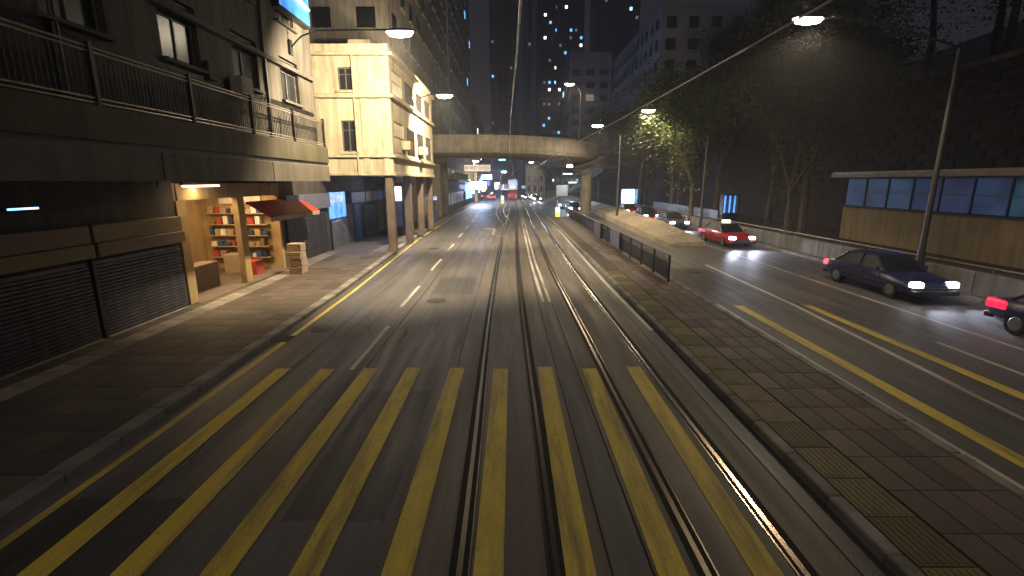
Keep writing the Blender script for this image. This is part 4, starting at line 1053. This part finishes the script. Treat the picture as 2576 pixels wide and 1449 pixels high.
# ------------------------------------------------------------------ vehicles
def car_loft(mb, st, mi=0):
    rings = []
    for y, zb, zs_, w in st:
        rings.append([(-w*.86, y, zb), (-w, y, zb+.14), (-w*1.005, y, (zb+zs_)/2+.03), (-w*.985, y, zs_-.07), (-w*.92, y, zs_), (-w*.4, y, zs_+.025), (w*.4, y, zs_+.025), (w*.92, y, zs_), (w*.985, y, zs_-.07), (w*1.005, y, (zb+zs_)/2+.03), (w, y, zb+.14), (w*.86, y, zb)])
    mb.loft(rings[::-1], mi)
def make_car(name, loc, rz, bodym, roofm, label, heads=True, tails=True, taxi=False, group=None, headm=None, tailm=None, van=False, glow=0):
    """front faces local -Y"""
    r = empty(name, loc, label, 'taxi' if taxi else 'car', group)
    hw = .86; b = MB()
    if van:
        st = [(-2.35, .32, .72, .72), (-2.25, .25, .88, .82), (-1.7, .22, 1.02, .86), (2.2, .22, 1.02, .87), (2.38, .3, .98, .8)]
        cab = [(-2.0, 1.0, 1.02), (-1.35, 1.0, 1.80), (1.9, 1.0, 1.86), (2.32, 1.0, 1.05)]
    else:
        st = [(-2.32, .34, .58, .68), (-2.24, .24, .68, .80), (-1.9, .22, .76, .85), (-1.0, .2, .88, .87), (0, .2, .92, .875), (1.2, .2, .94, .87), (1.9, .22, .92, .86), (2.26, .28, .86, .80), (2.34, .38, .7, .72)]
        cab = [(-1.05, .88, .89), (-.35, .9, 1.38), (.1, .9, 1.44), (.9, .9, 1.43), (1.15, .9, 1.38), (1.75, .92, .94)]
    car_loft(b, st); body = b.build('body', bodym, r, smooth=35, local=True)
    g_ = MB(); rings = []
    for y, z0, z1 in cab:
        wb = hw*.9; wt = hw*.9 - (z1-z0)*.34
        rings.append([(-wb, y, z0-.03), (-wt, y, z1-.03), (-wt*.8, y, z1), (wt*.8, y, z1), (wt, y, z1-.03), (wb, y, z0-.03)])
    g_.loft(rings[::-1]); g_.build('glazing', M['glass'], r, smooth=30, local=True)
    rf = MB(); top = [c for c in cab if c[2] > 1.3]; rings = []
    for y, z0, z1 in top:
        wt = hw*.9 - (z1-z0)*.34 + .012
        rings.append([(-wt-.02, y, z1-.06), (-wt*.8, y, z1+.015), (wt*.8, y, z1+.015), (wt+.02, y, z1-.06)])
    rf.loft(rings[::-1]); rf.build('roof', roofm, r, smooth=30, local=True)
    for s in (-1, 1):
        seq = [(cab[0], cab[1])] + [(cab[-2], cab[-1])]
        for c0, c1 in seq:
            f = lambda c: (s*(hw*.9-(c[2]-c[1])*.34+.012), c[0], c[2]-.02)
            g0 = (s*(hw*.9+.012), c0[0], c0[1]-.02) if c0 is cab[0] else f(c0); g1 = (s*(hw*.9+.012), c1[0], c1[1]) if c1 is cab[-1] else f(c1)
            MB().tube(g0, g1, .035, .035, 6).build('pillar', bodym if not taxi else roofm, r, local=True)
        ym = .35; z0, z1 = .9, (1.40 if not van else 1.78)
        MB().tube((s*(hw*.9+.006), ym, z0), (s*(hw*.9-(z1-z0)*.34+.006), ym, z1), .035, .035, 6).build('pillar', bodym if not taxi else roofm, r, local=True)
        for y in (-.85, .33, 1.28): MB().box(s*.872, s*.884, y-.008, y+.008, .32, .88).build('door_seam', M['black'], r, local=True)
        MB().box(s*.874, s*.895, -1.75, 1.8, .5, .55).build('side_trim', M['black'], r, local=True)
        for y in (.12, 1.08): MB().cbox(s*.88-.012, s*.88+.012, y, y+.15, .74, .77, .004).build('door_handle', M['rim'], r, local=True)
        mi_ = MB().cbox(s*.88-.07, s*.88+.07+s*.04, -.82, -.72, .93, 1.05, .02).build('mirror', bodym, r, local=True)
        for y in (-1.42, 1.42):
            w = MB(); w.tube((s*.70, y, .31), (s*.885, y, .31), .31, .31, 20); wh_ = w.build('wheel', M['tyre'], r, smooth=30, local=True)
            q_ = MB(); q_.tube((s*.886, y, .31), (s*.90, y, .31), .2, .17, 14); q_.build('rim', M['rim'], wh_, local=True)
        h = MB().cbox(s*.62-.19, s*.62+.19, -2.36 if not van else -2.4, -2.1, .56, .74, .04).build('headlight', M['head'] if heads else M['glass'], r, local=True)
        t = MB().cbox(s*.66-.17, s*.66+.19, 2.12, 2.4, .64, .84, .03).build('tail_light', (tailm or M['tail']) if tails else M['redsign'], r, local=True)
        if taxi and heads is False: pass
    MB().cbox(-.45, .45, -2.38, -2.2, .42, .56, .02).build('grille', M['black'], r, local=True)
    MB().box(-.26, .26, -2.395, -2.38, .35, .45).build('number_plate', M['tramwhite'], r, local=True)
    MB().box(-.26, .26, 2.37, 2.40, .5, .61).build('number_plate', M['plate'], r, local=True)
    for y0, y1 in ((-2.42, -2.15), (2.16, 2.42)): MB().cbox(-.82, .82, y0, y1, .30, .46, .04).build('bumper', M['dark'], r, local=True)
    if taxi:
        ts = MB().cbox(-.28, .28, .0, .18, 1.455, 1.62, .03).build('roof_sign', emit('taxi_sign', (1, .8, .5), 2.5), r, local=True)
        for fy, rr_ in ((-.012, R(90)),):
            cu = bpy.data.curves.new('t', 'FONT'); cu.body = 'TAXI'; cu.size = .15; cu.align_x = 'CENTER'; cu.extrude = .004
            to = bpy.data.objects.new('tmp', cu); col.objects.link(to)
            me = bpy.data.meshes.new_from_object(to.evaluated_get(bpy.context.evaluated_depsgraph_get())); bpy.data.objects.remove(to)
            me.materials.clear(); me.materials.append(M['redink'])
            o = bpy.data.objects.new('lettering', me); col.objects.link(o); o.parent = ts; o.location = (0, fy, 1.48); o.rotation_euler = (R(90), 0, 0)
    if glow:
        for s in (-1, 1):
            light('headlight_beam', 'SPOT', (0, 0, 0), glow, (.72, .78, 1), r, size=.08, spot=75, blend=.8, rot=(R(83), 0, R(180))).location = (s*.62, -2.42, .66)
    r.rotation_euler.z = rz
    return r
make_car('taxi', (14.5, 32.4, 0), R(2), M['car_red'], M['car_silver'], 'red taxi with silver roof and glaring headlights in the far right lane', taxi=True, glow=420, group='red taxis')
make_car('car', (14.6, 18.4, 0), R(1), M['car_blue'], M['car_blue'], 'dark blue car with white headlights in the right lane behind the cut off car', glow=420)
cutc = make_car('car', (14.75, 11.2, 0), R(0), M['car_blue'], M['car_blue'], 'navy car cut off by the right picture edge with a large glowing red tail light', heads=True, tailm=M['tailbig'])
for s in (-1,):
    MB().cbox(-.895, -.78, 1.75, 2.36, .62, .86, .05).build('side_tail_lamp', M['tailbig'], cutc, local=True)
make_car('car', (14.6, 52.5, 0), 0, M['car_dark'], M['car_dark'], 'dark car with headlights behind the median wall, second from the red taxi', glow=250, group='cars on the far right lane')
make_car('taxi', (14.7, 61, 0), 0, M['car_red'], M['car_silver'], 'far red taxi with lit roof sign behind the median wall', taxi=True, glow=60, group='red taxis')
make_car('car', (14.6, 44.0, 0), 0, M['car_grey'], M['car_grey'], 'grey car with headlights directly behind the red taxi in the right lane', glow=250, group='cars on the far right lane')
make_car('car', (8.4, 66, 0), 0, M['car_dark'], M['car_dark'], 'dark car with bright headlights emerging under the flyover beside the median wall', glow=300, group='cars coming under the flyover')
make_car('car', (7.9, 76, 0), 0, M['car_grey'], M['car_grey'], 'grey car following under the flyover beside the median wall', glow=50, group='cars coming under the flyover')
for i, (x, y, c) in enumerate(((5.3, 103, 'car_dark'), (3.6, 112, 'car_grey'), (5.6, 114, 'car_grey'), (3.2, 122, 'car_dark'), (5.6, 126, 'car_dark'))):
    make_car('car', (x, y, 0), 0, M[c], M[c], ['dark oncoming car nearest of the far queue right of the tram', 'grey oncoming car tight beside the distant tram', 'second grey oncoming car right of the distant tram', 'dark oncoming car further back beside the tram', 'dark oncoming car at the tail of the far queue'][i], glow=260 if i < 3 else 0, group='oncoming cars far ahead')
make_car('taxi', (-4.6, 111, 0), R(180), M['car_red'], M['car_silver'], 'red taxi driving away with lit tail lights in the far left lane', taxi=True, heads=False, group='red taxis')
make_car('car', (-6.4, 117, 0), R(180), M['car_dark'], M['car_dark'], 'dark car with red tail lights ahead of the far left taxi', heads=False)

# tram
T = empty('double_deck_tram', (.2, 111, 0), 'distant double deck tram with white upper deck and red lower deck', 'tram')
MB().cbox(-.8, 1.2, 111, 120, .45, 1.55, .08).build('lower_body', M['car_red'], T)
MB().cbox(-.78, 1.18, 111.03, 120, 1.552, 2.3, .04).build('lower_windows', M['glass'], T)
MB().cbox(-.82, 1.22, 110.95, 120.05, 2.302, 3.35, .06).build('upper_body', M['tramwhite'], T)
uw = MB().cbox(-.78, 1.18, 111.0, 120, 3.352, 4.15, .04).build('upper_windows', M['sign_soft'], T)
MB().cbox(-.84, 1.24, 110.9, 120.1, 4.152, 4.55, .14).build('roof', M['tramwhite'], T)
for x in (-.8, -.12, .5, 1.15): MB().box(x-.04, x+.04, 110.93, 110.99, 3.35, 4.15).build('window_pillar', M['tramwhite'], T)
for x in (-.8, -.12, .5, 1.15): MB().box(x-.04, x+.04, 110.95, 111.02, 1.55, 2.3).build('window_pillar', M['car_red'], T)
MB().cbox(-.3, .7, 110.88, 110.94, 2.75, 3.1, .02).build('destination_panel', M['sign_cream'], T)
for x in (-.6, 1.0): MB().tube((x, 110.9, .95), (x, 111.05, .95), .11, .11, 12).build('headlight', M['tail'], T)
MB().cbox(-.75, 1.15, 110.85, 111.2, .25, .44, .03).build('fender', M['black'], T)
wh = MB()
for x in (-.4, .7):
    for y in (113.5, 117): wh.tube((x-.06, y, .35), (x+.06, y, .35), .34, .34, 14)
wh.build('wheels', M['dark'], T)
MB().tube((.2, 115, 4.6), (.2, 118.5, 5.7), .03, .03, 6).build('trolley_pole', M['dark'], T)
# refuge signs
for x, lab in ((-2.25, 'left of the two square sign boards on the refuge before the tram'), (-1.1, 'right of the two square sign boards on the refuge before the tram')):
    s_ = empty('sign_board', (x, 94, .13), lab, 'sign', 'refuge sign boards')
    MB().box(x-.03, x+.03, 94.06, 94.12, .13, 3.9).build('post', M['pole'], s_); MB().cbox(x-.5, x+.5, 94, 94.05, 2.7, 3.6, .01).build('board', M['crate'], s_)

# people
def person(x, y, z, lab, topm, legm, walk=.18, rz=0):
    r = empty('person', (x, y, z), lab, 'person'); r.rotation_euler.z = rz
    V = [(0,0,.95),(0,0,1.12),(0,0,1.38),(0,0,1.5),(0,-.02,1.62),
         (-.1,0,.88),(-.11,-walk,.5),(-.11,-walk*.6,.08),(-.11,-walk*.6-.14,.04),
         (.1,0,.88),(.11,walk*.8,.5),(.11,walk*1.6,.1),(.11,walk*1.6-.14,.05),
         (-.19,0,1.4),(-.25,.08,1.12),(-.24,0,.86),(.19,0,1.4),(.25,-.08,1.12),(.24,-.16,.88)]
    Eg = [(0,1),(1,2),(2,3),(3,4),(0,5),(5,6),(6,7),(7,8),(0,9),(9,10),(10,11),(11,12),(2,13),(13,14),(14,15),(2,16),(16,17),(17,18)]
    rad = [.14,.13,.15,.06,.10,.10,.07,.045,.04,.10,.07,.045,.04,.065,.045,.035,.065,.045,.035]
    me = bpy.data.meshes.new('body'); me.from_pydata(V, Eg, [])
    o = bpy.data.objects.new('body', me); col.objects.link(o)
    bpy.context.view_layer.objects.active = o
    o.modifiers.new('skin', 'SKIN')
    if not me.skin_vertices:
        import bmesh
        bm = bmesh.new(); bm.from_mesh(me); bm.verts.layers.skin.verify(); bm.to_mesh(me); bm.free()
    for i, rv in enumerate(rad): me.skin_vertices[0].data[i].radius = (rv, rv)
    me.skin_vertices[0].data[0].use_root = True
    o.modifiers.new('sub', 'SUBSURF').levels = 1
    dg = bpy.context.evaluated_depsgraph_get(); dg.update()
    m2 = bpy.data.meshes.new_from_object(o.evaluated_get(dg)); o.modifiers.clear(); o.data = m2; o.parent = r
    m2.materials.clear()
    for m in (topm, legm, M['skin']): m2.materials.append(m)
    for p in m2.polygons:
        p.use_smooth = True; p.material_index = 1 if (p.center.z < .92 and abs(p.center.x) < .2) else (2 if p.center.z > 1.5 else 0)
    MB().tube((0, .02, 1.64), (0, .02, 1.75), .108, .06, 12).build('hair', M['hair'], r, smooth=60, local=True)
person(-8.6, 76, .13, 'person in a bright orange top walking on the left pavement beyond the flyover', M['orange'], M['denim'])
person(-2.0, 91, .13, 'person in dark clothes standing on the refuge under the sign boards', M['denim'], M['denim'], .05)

# phone booth pair and plants at the flyover column
PB = empty('phone_booth', (-8.5, 51, .13), 'blue phone booth with a lit top beside the left flyover column', 'phone booth')
MB().cbox(-8.8, -8.0, 50.5, 51.3, .13, 1.6, .03).build('lower_panel', M['bluebox'], PB)
MB().cbox(-8.85, -7.95, 50.45, 51.35, 2.25, 2.6, .03).build('lit_top', M['sign_soft'], PB)
for x in (-8.76, -8.04): MB().box(x-.03, x+.03, 50.5, 50.56, 1.6, 2.25).build('corner_post', M['bluebox'], PB)
MB().box(-8.72, -8.08, 51.2, 51.25, 1.6, 2.25).build('back_glass', M['glass'], PB)
MB().cbox(-9.5, -8.95, 51.0, 51.1, .13, 2.4, .01).build('side_board', M['crate'], PB)
for i, (x, y) in enumerate(((-9.4, 66), (-8.9, 69), (-9.6, 71.5))):
    p = empty('potted_plant', (x, y, .13), ['bushy potted plant nearest beyond the flyover column', 'middle potted plant of three on the left pavement', 'furthest potted plant by the verandah house'][i], 'plant', 'potted plants on the left pavement')
    MB().tube((x, y, .13), (x, y, .5), .18, .25, 12).build('pot', M['pot'], p, smooth=40)
    c = MB()
    for k in range(350):
        a = Vector((rnd.uniform(-1, 1), rnd.uniform(-1, 1), rnd.uniform(-.3, 1))).normalized(); q = Vector((x, y, .75)) + a*rnd.uniform(.1, .6); u = a.orthogonal()*.06
        c.add([q, q+a*.1+u, q+a*.25, q+a*.1-u], [(0, 1, 2, 3)])
    c.build('leaves', M['leaf'], p)

S.render.engine = 'CYCLES'
S.cycles.use_denoising = True
S.cycles.max_bounces = 6
S.cycles.sample_clamp_indirect = 4

# ------------------------------------------------------------------ night haze
hz = MB().box(-124, 124, -34, 324, -1.6, 172)
hm = bpy.data.materials.new('haze'); hm.use_nodes = True
hn = hm.node_tree.nodes; hn.remove(hn['Principled BSDF'])
pv_ = hn.new('ShaderNodeVolumePrincipled'); pv_.inputs['Density'].default_value = .0014
pv_.inputs['Color'].default_value = (.92, .93, 1, 1); pv_.inputs['Anisotropy'].default_value = .55
hm.node_tree.links.new(pv_.outputs[0], hn['Material Output'].inputs['Volume'])
hz.build('haze', hm, kind='stuff')
S.cycles.volume_bounces = 0
